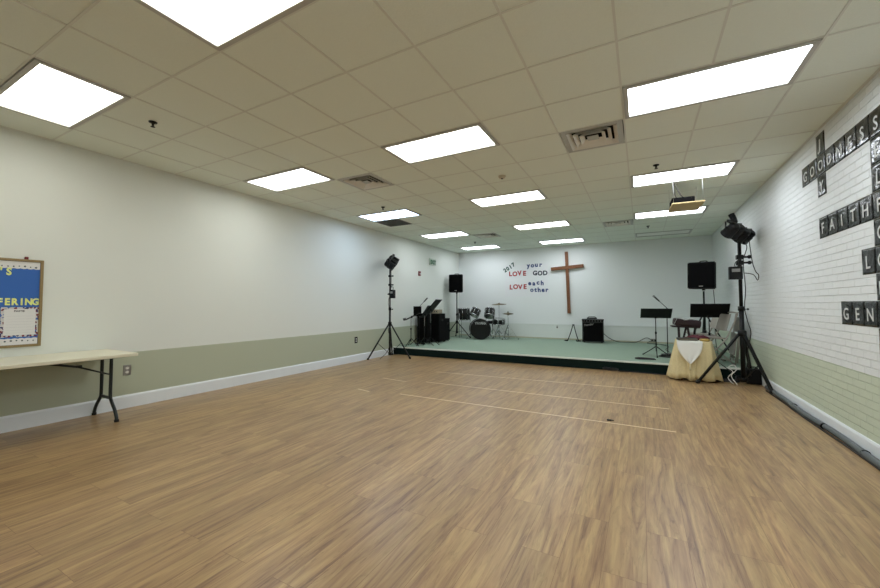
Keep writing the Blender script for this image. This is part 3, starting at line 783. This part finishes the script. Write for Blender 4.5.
def ps(px, Y): q = at(px, 330, Y); return Vector((q.x, Y, ZS))
# right side of stage: backs of the desks face the camera
music_stand('black music stand on the right of the stage, standing left of the padded stool', ps(655.8, 9.0), .05, .80, .98, .54, .34)
music_stand('black music stand between the right loudspeaker pole and the gold table', ps(709.3, 8.68), -.05, .84, .86, .58, .38)
# left side: seen edge on
music_stand('low black music stand nearest the left wall with nearly flat desk', ps(411, 8.22), 1.95, .74, 1.12, .36, .42, base=.20, flip=1, off=.08)
music_stand('black music stand with upright small desk, second from the left wall', ps(417.5, 8.5), .5, .78, .30, .20, .26, base=.22, flip=1)
music_stand('black music stand third from the left wall, in front of the tall cabinets', ps(424.5, 8.55), 1.75, .80, .62, .40, .38, base=.24, flip=1, off=.25)
music_stand('tallest black music stand on the left with desk tilted up to the right', ps(430.5, 8.75), 1.72, .92, .72, .46, .48, base=.24, flip=1, off=.25)
# boom microphone stands
def boom(label, loc, h, tip, rz=0):
    t = thing('microphone_stand', label, 'microphone stand', loc, rz, 'microphone stands')
    MB().lathe([(.125, 0), (.125, .012), (.10, .02), (.02, .026)], seg=24).build('base', M['blackm'], t)
    MB().cyl((0, 0, .02), (0, 0, h), .009).build('pole', M['blackm'], t)
    tip = Vector(tip); c = Vector((0, 0, h))
    MB().cyl(c-(tip-c)*.25, tip, .006).build('boom_arm', M['blackm'], t)
    d = (tip-c).normalized()
    m = MB().cyl(tip, tip+d*.13, .013, .017).build('microphone', M['black'], t)
    MB().sph(tip+d*.15, .026).build('mic_grille', M['steel'], m)
boom('boom microphone stand rising behind the left music stands', ps(419.5, 8.8), 1.0, (.05, .15, 1.13))
q = ps(667.3, 9.35)
boom('microphone stand with short boom behind the right music stand by the stool', q, .98, (-.13, .02, 1.12))

# ---------------------------------------------------------------- speaker cabinets
def cabinet(label, px, Y, w, d, h, rz, m='carpetbox'):
    t = thing('speaker_cabinet', label, 'speaker cabinet', ps(px, Y), rz, 'black speaker cabinets by the left wall')
    MB().box((0, 0, h/2+.015), (w, d, h-.03), bev=.012).build('cabinet_body', M[m], t)
    MB().box((0, -d/2-.004, h/2+.015), (w-.05, .012, h-.09), bev=.003).build('grille', M['grill'], t)
    for sx in (-1, 1):
        for sy in (-1, 1): MB().cyl((sx*(w/2-.04), sy*(d/2-.04), 0), (sx*(w/2-.04), sy*(d/2-.04), .02), .018).build('rubber_foot', M['rubber'], t)
    MB().box((w/2+.002, 0, h*.78), (.008, .12, .06), bev=.003).build('side_handle', M['black'], t)
    return t
cabinet('tall black speaker cabinet nearest the left wall behind music stands', 425.3, 9.15, .33, .38, .81, .05)
cabinet('black speaker cabinet with a small beige mixer on top', 436.6, 9.45, .36, .40, .80, .05)
cabinet('narrow shorter black speaker cabinet at the right of the cabinets', 444.8, 9.80, .18, .30, .66, .0)
q = ps(435.6, 9.42)
t = thing('small_mixer', 'small beige metal mixer sitting on a black speaker cabinet', 'mixer', q+Vector((0, 0, .80)), .05)
MB().box((0, 0, .06), (.30, .26, .11), bev=.008).build('housing', M['beige'], t)
for k in range(4): MB().cyl((-.10+k*.066, -.128, .065), (-.10+k*.066, -.148, .065), .014).build('knob', M['black'], t)

# PA speakers on tripods
def pa(label, loc, z, rz, w=.44, d=.36, h=.64, roll=0, badge=True):
    t = thing('loudspeaker', label, 'loudspeaker', loc+Vector((0, 0, z)), rz, 'black loudspeakers on poles')
    t.rotation_euler = (0, roll, rz)
    # trapezoid plan
    pts = [(-w/2, -d/2), (w/2, -d/2), (w*.36, d/2), (-w*.36, d/2)]
    m = MB().prism(pts, 0, h); bmesh.ops.bevel(m.bm, geom=list(m.bm.edges), offset=.018, segments=2, affect='EDGES')
    m.build('enclosure', M['black'], t)
    MB().box((0, -d/2-.004, h/2), (w-.05, .014, h-.05), bev=.004).build('grille', M['grill'], t)
    if badge: MB().box((0, -d/2-.0125, .055), (.07, .004, .018)).build('badge', M['steel'], t)
    MB().tube([(-.06, 0, h-.005), (-.055, 0, h+.028), (.055, 0, h+.028), (.06, 0, h-.005)], .010).build('top_handle', M['black'], t)
    MB().cyl((0, 0, -.03), (0, 0, .01), .03).build('pole_socket', M['black'], t)
    return t
def ring(r, a0): return [(r*math.cos(a0+2*PI*k/3), r*math.sin(a0+2*PI*k/3)) for k in range(3)]
q = ps(457.0, 11.0)
tripod('speaker_stand', 'black tripod speaker stand at the back left corner of the stage', 'speaker stand', q, .50, 1.47, ring(.46, 0), r=.019, low=.14, group='tripod speaker stands')
zt = at(457.5, 292.5, 11.0).z
pa('black loudspeaker on a pole in the back left corner', q, zt-ZS, .25, .46, .36, .57)
q2 = ps(704.8, 9.65)
tripod('speaker_stand', 'black tripod speaker stand behind the gold table on the stage', 'speaker stand', q2, .86, 1.33, ring(.48, -2.6), r=.018, low=.45, group='tripod speaker stands')
zt = at(705, 289.0, 9.65).z
pa('black loudspeaker on a pole at the right of the stage', q2, zt-ZS, -.35, .50, .36, .555, roll=.02)
cable([q2+Vector(v) for v in ((.18, .1, 1.36), (.20, .1, .9), (.19, .12, .4), (.22, .1, .012))], .006, 'thin cord hanging from the right loudspeaker')

# ---------------------------------------------------------------- drum kit
def drum(name, label, cat, loc, R, r, depth, head_m='drumhead', lugs=8, text=None, spurs=True):
    t = thing(name, label, cat, loc)
    ax = R @ Vector((0, 0, 1))
    MB().lathe([(r*.98, -depth/2), (r, -depth/2+.004), (r, depth/2-.004), (r*.98, depth/2)], seg=32, rot=R).build('shell', M['drum'], t)
    for s_ in (-1, 1):
        MB().lathe([(r*1.005, s_*depth/2-.012), (r*1.05, s_*depth/2-.012), (r*1.05, s_*depth/2+.012), (r*1.0, s_*depth/2+.014)], seg=32, rot=R).build('hoop', M['chrome'] if name != 'bass_drum' else M['drum'], t)
        MB().lathe([(.001, s_*(depth/2+.002)), (r*.99, s_*(depth/2+.002)), (r*.99, s_*(depth/2+.005)), (.001, s_*(depth/2+.007))], seg=32, rot=R).build('drumhead', M[head_m], t)
    for k in range(lugs):
        a = 2*PI*k/lugs+.2; p = Vector((r*1.04*math.cos(a), r*1.04*math.sin(a), 0))
        l = MB().cyl(R @ (p+Vector((0, 0, -depth/2))), R @ (p+Vector((0, 0, depth/2))), .006, seg=8)
        l.box(R @ (p*.985), (.024, .024, min(.07, depth*.4)), R @ Matrix.Rotation(a, 3, 'Z'))
        l.build('tension_rod', M['chrome'], t)
    return t
def rods(root, pts, nm='leg', r=.010, m='chrome'):
    for a, b in pts: MB().cyl(a, b, r).build(nm, M[m], root)
kp = ps(479.8, 10.85); kr = .295
yawk = .50      # kick front faces the camera
R = Matrix.Rotation(-yawk*-1, 3, 'Z') @ Matrix.Rotation(PI/2, 3, 'X')
k0 = drum('bass_drum', 'large black bass drum with white lettering on its front head', 'bass drum', kp+Vector((0, 0, kr*1.06)), R, kr, .40, 'drum', 8)
fn = R @ Vector((0, 0, 1))
if fn.y > 0: fn = -fn
TX = Matrix((( -fn.y, 0, fn.x, 0), (fn.x, 0, fn.y, 0), (0, 1, 0, 0), (0, 0, 0, 1)))
text_mesh('YAMAHA', .10, .0015, M['white'], 'lettering', k0, TR(*(fn*.2125)) @ TX @ TR(0, .145, 0) @ Matrix.Diagonal((.85, 1, 1, 1)), bold=.005, align='CENTER')
sd = Vector((-fn.y, fn.x, 0))
rods(k0, [(sd*.27+Vector((0, 0, -.12)), sd*.42+fn*.12+Vector((0, 0, -kr*1.06+.01))), (-sd*.27+Vector((0, 0, -.12)), -sd*.42+fn*.12+Vector((0, 0, -kr*1.06+.01)))], 'spur')
# toms on the bass drum
def tilted(ax_x, ax_y): return Matrix.Rotation(ax_x, 3, 'X') @ Matrix.Rotation(ax_y, 3, 'Y')
q = at(475.2, 312.5, 11.1); tm = drum('rack_tom', 'black rack tom tilted above the left of the bass drum', 'tom drum', (q.x, 11.1, q.z), tilted(-.5, .25), .145, .22)
rods(tm, [((.05, -.03, -.10), (.10, -.10, -.30))], 'mount_arm')
q = at(489.6, 313.0, 11.1); tm = drum('rack_tom', 'black rack tom with pale lower head above the right of the bass drum', 'tom drum', (q.x, 11.1, q.z), tilted(-.55, -.1), .15, .23)
rods(tm, [((-.05, -.03, -.10), (-.12, -.10, -.28))], 'mount_arm')
q = at(463.8, 314.0, 11.2); ft = drum('floor_tom', 'black floor tom on three chrome legs left of the bass drum', 'floor tom', (q.x, 11.2, q.z), Matrix.Rotation(.04, 3, 'X'), .19, .36)
rods(ft, [((.2*math.cos(a), .2*math.sin(a), .05), (.215*math.cos(a), .215*math.sin(a), ZS-q.z)) for a in (.3, 2.4, 4.4)])
q = at(498.8, 321.3, 11.15); sn = drum('snare_drum', 'black snare drum on a chrome stand right of the bass drum', 'snare drum', (q.x, 11.15, q.z), tilted(.12, .1), .18, .15)
zf = ZS-q.z
rods(sn, [((0, 0, -.09), (0, 0, zf+.10)), ((0, 0, zf+.26), (.24, -.05, zf+.01)), ((0, 0, zf+.26), (-.16, -.18, zf+.01)), ((0, 0, zf+.26), (-.05, .24, zf+.01)), ((0, 0, -.14), (.14, 0, -.08)), ((0, 0, -.14), (-.14, 0, -.08))], 'stand_tube')
def cymbal_stand(name, label, px, Y, ztop, r, tilt=0, double=False):
    q = ps(px, Y); t = thing(name, label, 'cymbal', q)
    h = ztop-ZS
    MB().cyl((0, 0, .10), (0, 0, h*.55), .012).build('lower_tube', M['chrome'], t)
    MB().cyl((0, 0, h*.55), (0, 0, h+.06), .007).build('upper_tube', M['chrome'], t)
    MB().lathe([(.018, h*.55-.03), (.018, h*.55+.01), (.008, h*.55+.015)], seg=12).build('collar', M['chrome'], t)
    for a in (.2, 2.3, 4.4):
        d = Vector((math.cos(a), math.sin(a), 0))
        l = MB().bar(d*.015+Vector((0, 0, .42)), d*.30+Vector((0, 0, .012)), .018, .006).build('leg', M['chrome'], t)
        MB().bar(d*.01+Vector((0, 0, .12)), d*.16+Vector((0, 0, .22)), .014, .005).build('brace', M['chrome'], t)
        MB().sph(d*.30+Vector((0, 0, .014)), .014).build('rubber_foot', M['rubber'], l)
    R = Matrix.Rotation(tilt, 3, 'X')
    prof = [(.006, .030), (.03, .026), (.045, .012), (r*.6, .004), (r, -.012), (r, -.014), (r*.6, .001), (.04, .006)]
    m = MB().lathe(prof, (0, 0, h), 36, R); m.build('cymbal', M['bronze'], t)
    if double:
        MB().lathe([(p[0], -p[1]-.03) for p in prof], (0, 0, h), 36, R).build('bottom_cymbal', M['bronze'], t)
        MB().cyl((0, 0, h+.015), (0, 0, h+.06), .016).build('clutch', M['black'], t)
        MB().box((.0, -.17, .03), (.09, .26, .012), Matrix.Rotation(-.15, 3, 'X'), bev=.004).build('pedal', M['chrome'], t)
    else:
        MB().cyl((0, 0, h+.02), (0, 0, h+.05), .012).build('wing_nut', M['chrome'], t)
cymbal_stand('crash_cymbal', 'bronze crash cymbal on a chrome stand above the snare', 499.2, 11.45, at(499, 304.0, 11.45).z, .235, .10)
cymbal_stand('hi_hat', 'hi-hat cymbals on a chrome stand at the right of the drum kit', 508.2, 11.2, at(508, 313.3, 11.2).z, .17, 0, True)
# bass pedal and throne hidden bits
q = ps(492.0, 11.0)
t = thing('drum_throne', 'round black drum stool behind the kit', 'stool', ps(492.5, 11.55))
MB().lathe([(.15, .44), (.165, .46), (.165, .52), (.15, .535), (.02, .54)], seg=24).build('seat', M['black'], t)
MB().cyl((0, 0, .1), (0, 0, .44), .014).build('post', M['chrome'], t)
for a in (.2, 2.3, 4.4): MB().bar((.01*math.cos(a), .01*math.sin(a), .28), (.22*math.cos(a), .22*math.sin(a), .012), .02, .008).build('leg', M['chrome'], t)

# ---------------------------------------------------------------- guitar stand and combo amp
q = ps(573.2, 11.55); t = thing('guitar_stand', 'small folding black A-shaped guitar stand beside the square amplifier', 'guitar stand', q)
top = Vector((0, .05, .46))
for k in (-1, 1):
    MB().tube([top+Vector((k*.012, 0, 0)), Vector((k*.07, .0, .24)), Vector((k*.145, -.05, .015))], .013).build('leg', M['blackm'], t)
    MB().tube([Vector((k*.145, -.05, .022)), Vector((k*.22, -.10, .02)), Vector((k*.12, -.22, .022)), Vector((k*.12, -.24, .06))], .013).build('cradle_arm', M['rubber'], t)
MB().cyl(top-Vector((.03, 0, 0)), top+Vector((.03, 0, 0)), .018).build('hinge', M['blackm'], t)
q = ps(592.8, 11.35)
t = thing('guitar_amplifier', 'square black guitar amplifier with silver corners and script logo on the stage', 'amplifier', q, .12)
w, d, h = .55, .28, .62
MB().box((0, 0, h/2+.03), (w, d, h), bev=.012).build('cabinet_body', mat('grey_amp_vinyl', rgb(58, 60, 62), .6), t)
MB().box((0, -d/2-.004, h/2-.01), (w-.05, .012, h-.12), bev=.003).build('grille_cloth', M['grill'], t)
MB().box((0, -d/2-.005, h-.02), (w-.05, .014, .07)).build('control_panel', M['black'], t)
for k in range(7): MB().cyl((-.22+k*.07, -d/2-.012, h-.02), (-.22+k*.07, -d/2-.028, h-.02), .010).build('knob', M['steel'], t)
MB().box((0, -.01, h+.031), (w-.02, d-.01, .004)).build('top_trim', mat('silver_vinyl', rgb(150, 154, 156), .5), t)
text_mesh('Fender', .085, .0015, M['steel'], 'logo', t, TR(-.21, -d/2-.012, h-.17) @ BACKW @ Matrix.Rotation(.18, 4, 'Z'), bold=.0015)
for sx in (-1, 1):
    for sz in (0, 1): MB().box((sx*(w/2-.018), -d/2+.02, .05+sz*(h-.04)), (.045, .05, .045), bev=.010).build('corner_guard', M['black'], t)
    MB().cyl((sx*(w/2-.05), 0, 0), (sx*(w/2-.05), 0, .035), .02).build('foot', M['rubber'], t)
p_ = thing('foot_pedal', 'black effects pedal lying on top of the square amplifier', 'pedal', q+Vector((-.02, 0, h+.034)), .12)
MB().box((0, 0, .018), (.26, .14, .034), bev=.010).build('housing', M['black'], p_)
MB().tube([(-.09, 0, .034), (-.08, 0, .055), (.08, 0, .055), (.09, 0, .034)], .008).build('handle', M['black'], p_)

# ---------------------------------------------------------------- padded stool behind the table
sp = Vector((2.06, 8.45, ZS))
sz = at(687, 326.5, 8.45).z-ZS
t = thing('padded_stool', 'dark maroon padded stool with splayed legs behind the gold table', 'stool', sp, .05)
MB().box((0, 0, sz+.07), (.42, .30, .13), Matrix.Rotation(.10, 3, 'Y'), bev=.035).build('seat', M['maroon'], t)
MB().box((-.03, 0, sz-.005), (.44, .24, .025), Matrix.Rotation(.03, 3, 'Y'), bev=.004).build('seat_frame', M['maroon'], t)
for x0, x1 in ((-.14, -.13), (.0, .08)):
    for y in (-.10, .10):
        MB().bar((x0 if y < 0 else x0+.15, y, sz), (x1 if y < 0 else x1+.0, y*1.4, 0), .032, .032, bev=.004).build('leg', M['maroon'], t)
MB().bar((-.13, -.13, .22), (.08, -.13, .22), .02).build('stretcher', M['maroon'], t)
f = MB()
# draped cloth over stool: thin bumpy sheet
n = 14; g = []
for a in range(n+1):
    row = []
    for b in range(n+1):
        u, v = a/n, b/n
        x = -.20+.30*u; y = -.16+.32*v
        z = sz+.150-.030*u+.012*math.sin(9*u+4*v)+.008*math.sin(14*v)
        if u < .22: z -= (.22-u)*.45; x += (.22-u)*.10-.03
        row.append((x, y, z))
    g.append(row)
tp = [[f.bm.verts.new(Vector(p)+Vector((0, 0, .006))) for p in r_] for r_ in g]; bt = [[f.bm.verts.new(Vector(p)) for p in r_] for r_ in g]
for a in range(n):
    for b in range(n):
        x_ = f.bm.faces.new((tp[a][b], tp[a+1][b], tp[a+1][b+1], tp[a][b+1])); x_.smooth = True
        f.bm.faces.new((bt[a][b+1], bt[a+1][b+1], bt[a+1][b], bt[a][b]))
for a in range(n):
    f.bm.faces.new((tp[a][0], bt[a][0], bt[a+1][0], tp[a+1][0])); f.bm.faces.new((tp[a][n], tp[a+1][n], bt[a+1][n], bt[a][n]))
    f.bm.faces.new((tp[0][a], tp[0][a+1], bt[0][a+1], bt[0][a])); f.bm.faces.new((tp[n][a], bt[n][a], bt[n][a+1], tp[n][a+1]))
o = f.build('folded_cloth', mat('pale_grey_cloth', rgb(176, 178, 176), .8), None, sp); o.rotation_euler.z = .05
tag(o, 'pale grey cloth draped over the maroon stool seat', 'cloth')

# ---------------------------------------------------------------- cloth-covered table
tc = Vector((2.075, 7.66, 0)); TH = .645
t = thing('side_table', 'small square table hidden under the gold cloth', 'table', tc)
MB().box((0, 0, TH-.018), (.44, .40, .024), bev=.004).build('tabletop', M['wood'], t)
for sx in (-1, 1):
    for sy in (-1, 1): MB().box((sx*.18, sy*.15, (TH-.03)/2), (.03, .03, TH-.03)).build('leg', M['wood'], t)
def superr(a, hx, hy, p): return (abs(math.cos(a)/hx)**p+abs(math.sin(a)/hy)**p)**(-1/p)
m = MB(); seg = 120; rings = []
lev = [(0, 1), (.3, 1), (.8, 1), (.96, 1)]
def pt(a, f, k):
    """k: 0 at table edge .. 1 at hem"""
    r = superr(a, .245, .225, 6)*(f if k == 0 else 1)
    if k > 0:
        r = r*(1-k)+superr(a, .365, .242, 3)*k
        r += .020*k**.8*math.sin(a*13+1.2*math.sin(a*2))+.010*k*math.sin(a*23+1)
        hem = .012+.018*(1+math.sin(a*8))
        z = (TH+.002)*(1-k)+hem*k
    else: z = TH+.002
    return Vector((r*math.cos(a), r*math.sin(a), z))
spec = [(.02, 0), (.5, 0), (.93, 0), (1, 0), (1, .03), (1, .12), (1, .25), (1, .4), (1, .55), (1, .7), (1, .85), (1, 1)]
for f_, k in spec: rings.append([m.bm.verts.new(pt(2*PI*i/seg, f_, k)) for i in range(seg)])
for i in range(len(rings)-1):
    for k in range(seg):
        x_ = m.bm.faces.new((rings[i][k], rings[i][(k+1) % seg], rings[i+1][(k+1) % seg], rings[i+1][k])); x_.smooth = True
m.bm.faces.new(rings[0])
o = m.build('tablecloth', M['gold'], None, tc)
sm_ = o.modifiers.new('thickness', 'SOLIDIFY'); sm_.thickness = .003; sm_.offset = 1
tag(o, 'floor length gold patterned tablecloth on the small table before the stage', 'tablecloth')
# runner: lies on the cloth and hangs to a point in front
m = MB(); n = 22; hw = .175
ya = -.232
def rp(s, u):
    """s: arc length front to hem, u -1..1"""
    if s < .30: return Vector((u*hw, .07-s, TH+.006))
    k = (s-.30)/.36
    wv = hw*math.cos(min(k, 1)**1.25*PI/2*.97)
    return Vector((u*wv+.002, ya-.004-.075*k-.010*math.sin(u*5+k*3)*k-.012, TH+.004-(s-.30)*.98))
g = [[rp(.66*a/26, -1+2*b/12) for b in range(13)] for a in range(27)]
V = [[m.bm.verts.new(p) for p in r_] for r_ in g]
for a in range(26):
    for b in range(12):
        x_ = m.bm.faces.new((V[a][b], V[a][b+1], V[a+1][b+1], V[a+1][b])); x_.smooth = True
rzr = math.radians(-4)
t = thing('table_runner', 'white pointed table runner with tassel hanging over the gold cloth', 'table runner', tc+Vector((-.055, 0, 0)), rzr)
o = m.build('runner_cloth', M['whitec'], t)
sm_ = o.modifiers.new('thickness', 'SOLIDIFY'); sm_.thickness = .003; sm_.offset = 0
tp_ = rp(.66, 0)
MB().sph(tp_+Vector((0, -.004, -.01)), .014).lathe([(.006, -.015), (.013, -.03), (.017, -.09), (.004, -.095)], tp_+Vector((0, -.004, 0)), 12).build('tassel', mat('cream_tassel', rgb(224, 216, 178), .8), t)
# things on the table
ZT = TH+.011
t = thing('book', 'dark book lying flat on the left of the gold table', 'book', tc+Vector((-.09, -.09, ZT)), .12)
MB().box((0, 0, .018), (.26, .17, .028), bev=.003).build('pages', mat('grey_pages', rgb(120, 112, 96), .7), t)
c = MB(); c.box((0, 0, .002), (.27, .18, .004)); c.box((0, 0, .034), (.27, .18, .004)); c.box((-.134, 0, .018), (.004, .18, .036)); c.build('cover', mat('dark_green_cover', rgb(40, 42, 36), .5), t)
m = MB(); 
rnd = random.Random(4)
o = MB()
res = bmesh.ops.create_icosphere(o.bm, subdivisions=4, radius=1)
for v in o.bm.verts:
    c_ = v.co; b_ = 1+.16*math.sin(5*c_.x+3*c_.z)*math.cos(6*c_.y)+.08*math.sin(11*c_.x+7*c_.y)
    v.co = Vector((c_.x*.155*b_, c_.y*.075*b_, max(0, c_.z*.055*b_+.028)+(.012 if c_.x > .45 else 0)*(1 if c_.z > 0 else 0)))
for f_ in o.bm.faces: f_.smooth = True
o = o.build('crumpled_cloth', M['maroonc'], None, tc+Vector((.065, .06, ZT-.008))); tag(o, 'crumpled maroon cloth on top of the gold table', 'cloth')
o = MB().lathe([(.06, 0), (.075, .012), (.072, .034), (.055, .038), (.05, .02), (.02, .016)], seg=24).build('gold_dish', mat('brass_dish', rgb(190, 160, 92), .35, metal=.7), None, tc+Vector((.15, -.105, ZT-.006))); tag(o, 'small shallow gold dish at the right front of the gold table', 'dish')

# ---------------------------------------------------------------- folding chairs
def folding_chair(label, loc, rz):
    """faces local -Y; seat .43"""
    t = thing('folding_chair', label, 'folding chair', loc, rz, 'grey metal folding chairs on the stage')
    m_ = M['chairm']; 
    MB().box((0, -.02, .435), (.40, .39, .028), Matrix.Rotation(-.05, 3, 'X'), bev=.012).build('seat', m_, t)
    # back panel slightly curved
    b = MB(); n = 8; pts = []
    for k in range(n+1):
        u = -1+2*k/n; pts.append((u*.20, .03*(u*u)))
    poly = pts+[(x, y-.006 if False else y+.006) for x, y in reversed(pts)]
    Rm = Matrix.Translation((0, .205, .60)) @ Matrix.Rotation(-.26, 4, 'X') @ Matrix.Scale(-1, 4, (0, 1, 0))
    b.prism(poly, -.06, .22, Rm)
    b.build('backrest', m_, t)
    for s_ in (-1, 1):
        MB().tube([(s_*.215, .30, .80), (s_*.215, .235, .62), (s_*.215, .10, .36), (s_*.215, -.22, .012)], .012, smooth=3).build('front_leg', m_, t)
        MB().tube([(s_*.19, -.16, .42), (s_*.19, .03, .24), (s_*.19, .26, .012)], .011).build('rear_leg', m_, t)
    MB().tube([(-.215, .30, .80), (-.19, .315, .835), (0, .32, .845), (.19, .315, .835), (.215, .30, .80)], .012).build('top_rail', m_, t)
    MB().cyl((-.19, .20, .07), (.19, .20, .07), .009).cyl((-.215, -.17, .07), (.215, -.17, .07), .009).build('crossbar', m_, t)
    return t
for lb_, lc, rz in (('open grey folding chair behind the right music stand, farthest of the chairs', Vector((2.36, 9.02, ZS)), -PI/2+.1),
                   ('open grey folding chair between the gold table and the brick wall', Vector((2.40, 8.36, ZS)), -PI/2+.2)):
    folding_chair(lb_, lc, rz).scale = (1.08, 1.08, 1.08)
t = thing('folding_chair', 'folded grey chair leaning against the brick wall behind the light stand', 'folding chair', Vector((2.73, 8.47, ZS)), -PI/2, 'grey metal folding chairs on the stage')
t.rotation_euler = (-.12, 0, -PI/2)
MB().box((0, 0, .70), (.40, .02, .26), bev=.008).build('backrest', M['chairm'], t)
MB().box((0, -.03, .36), (.40, .025, .38), bev=.010).build('seat', M['chairm'], t)
for s_ in (-1, 1):
    MB().tube([(s_*.215, 0, .012), (s_*.215, 0, .80), (s_*.19, 0, .87)], .012, smooth=2).build('front_leg', M['chairm'], t)
    MB().tube([(s_*.19, .03, .04), (s_*.19, .02, .5)], .011).build('rear_leg', M['chairm'], t)
MB().tube([(-.19, 0, .87), (-.12, 0, .905), (0, 0, .915), (.12, 0, .905), (.19, 0, .87)], .012).build('top_rail', M['chairm'], t)
MB().cyl((-.2, 0, .08), (.2, 0, .08), .009).build('crossbar', M['chairm'], t)

# ---------------------------------------------------------------- hanging projector shelf
BZ = 2.68; bc = Vector((1.925, 6.58, BZ))
t = thing('projector_shelf', 'tan board shelf hung by thin wires from the ceiling', 'shelf', bc, .04)
MB().box((0, 0, 0), (.39, .56, .018), bev=.002).build('board', M['board'], t)
for sx, sy in ((-1, -1), (1, -1), (-1, 1), (1, 1)):
    MB().cyl((sx*.175, sy*.25, .0), (sx*.175, sy*.25, H-BZ+.0), .0018, seg=8).build('hanging_wire', M['steel'], t)
M['pj'] = mat('projector_plastic', rgb(3, 3, 4), .9, spec=.1)
t = thing('projector', 'black projector sitting on the hanging tan shelf', 'projector', bc+Vector((-.045, -.03, .0095)), .04)
MB().box((0, 0, .055), (.28, .30, .085), bev=.015).build('housing', M['pj'], t)
MB().cyl((.05, .15, .055), (.05, .175, .055), .035, seg=20).build('lens', mat('projector_lens', rgb(40, 44, 60), .1), t)
for sx in (-1, 1):
    for sy in (-1, 1): MB().cyl((sx*.11, sy*.12, 0), (sx*.11, sy*.12, .015), .012).build('foot', M['rubber'], t)
MB().box((0, 0, .099), (.14, .012, .004)).build('top_vent', M['blackm'], t)
cable([bc+Vector(v) for v in ((-.03, -.12, .11), (-.07, -.14, .15), (-.11, -.15, .24), (-.155, -.16, H-BZ))], .006, 'black cable from the projector up to the ceiling')
cable([bc+Vector(v) for v in ((-.10, -.10, .09), (-.14, -.12, .18), (-.15, -.14, H-BZ))], .004, 'thin cord beside the projector cable')

# ---------------------------------------------------------------- camera
cd = bpy.data.cameras.new('camera'); co = bpy.data.objects.new('camera', cd); COL.objects.link(co)
cd.sensor_width = 36; cd.lens = 36*FPX/880; cd.shift_x = -CXO/880; cd.shift_y = CYO/880*1.0
cd.clip_start = .05
R3 = Matrix((rt, up, -fw)).transposed()
co.matrix_world = Matrix.Translation(CAM) @ R3.to_4x4()
SC.camera = co

# ---------------------------------------------------------------- world, view
w = bpy.data.worlds.new('world'); SC.world = w; w.use_nodes = True
w.node_tree.nodes['Background'].inputs[0].default_value = (.8, .85, .9, 1); w.node_tree.nodes['Background'].inputs[1].default_value = .05
vs = SC.view_settings; vs.view_transform = 'Standard'; vs.look = 'None'; vs.gamma = 1; vs.use_curve_mapping = False
vs.exposure = -0.68
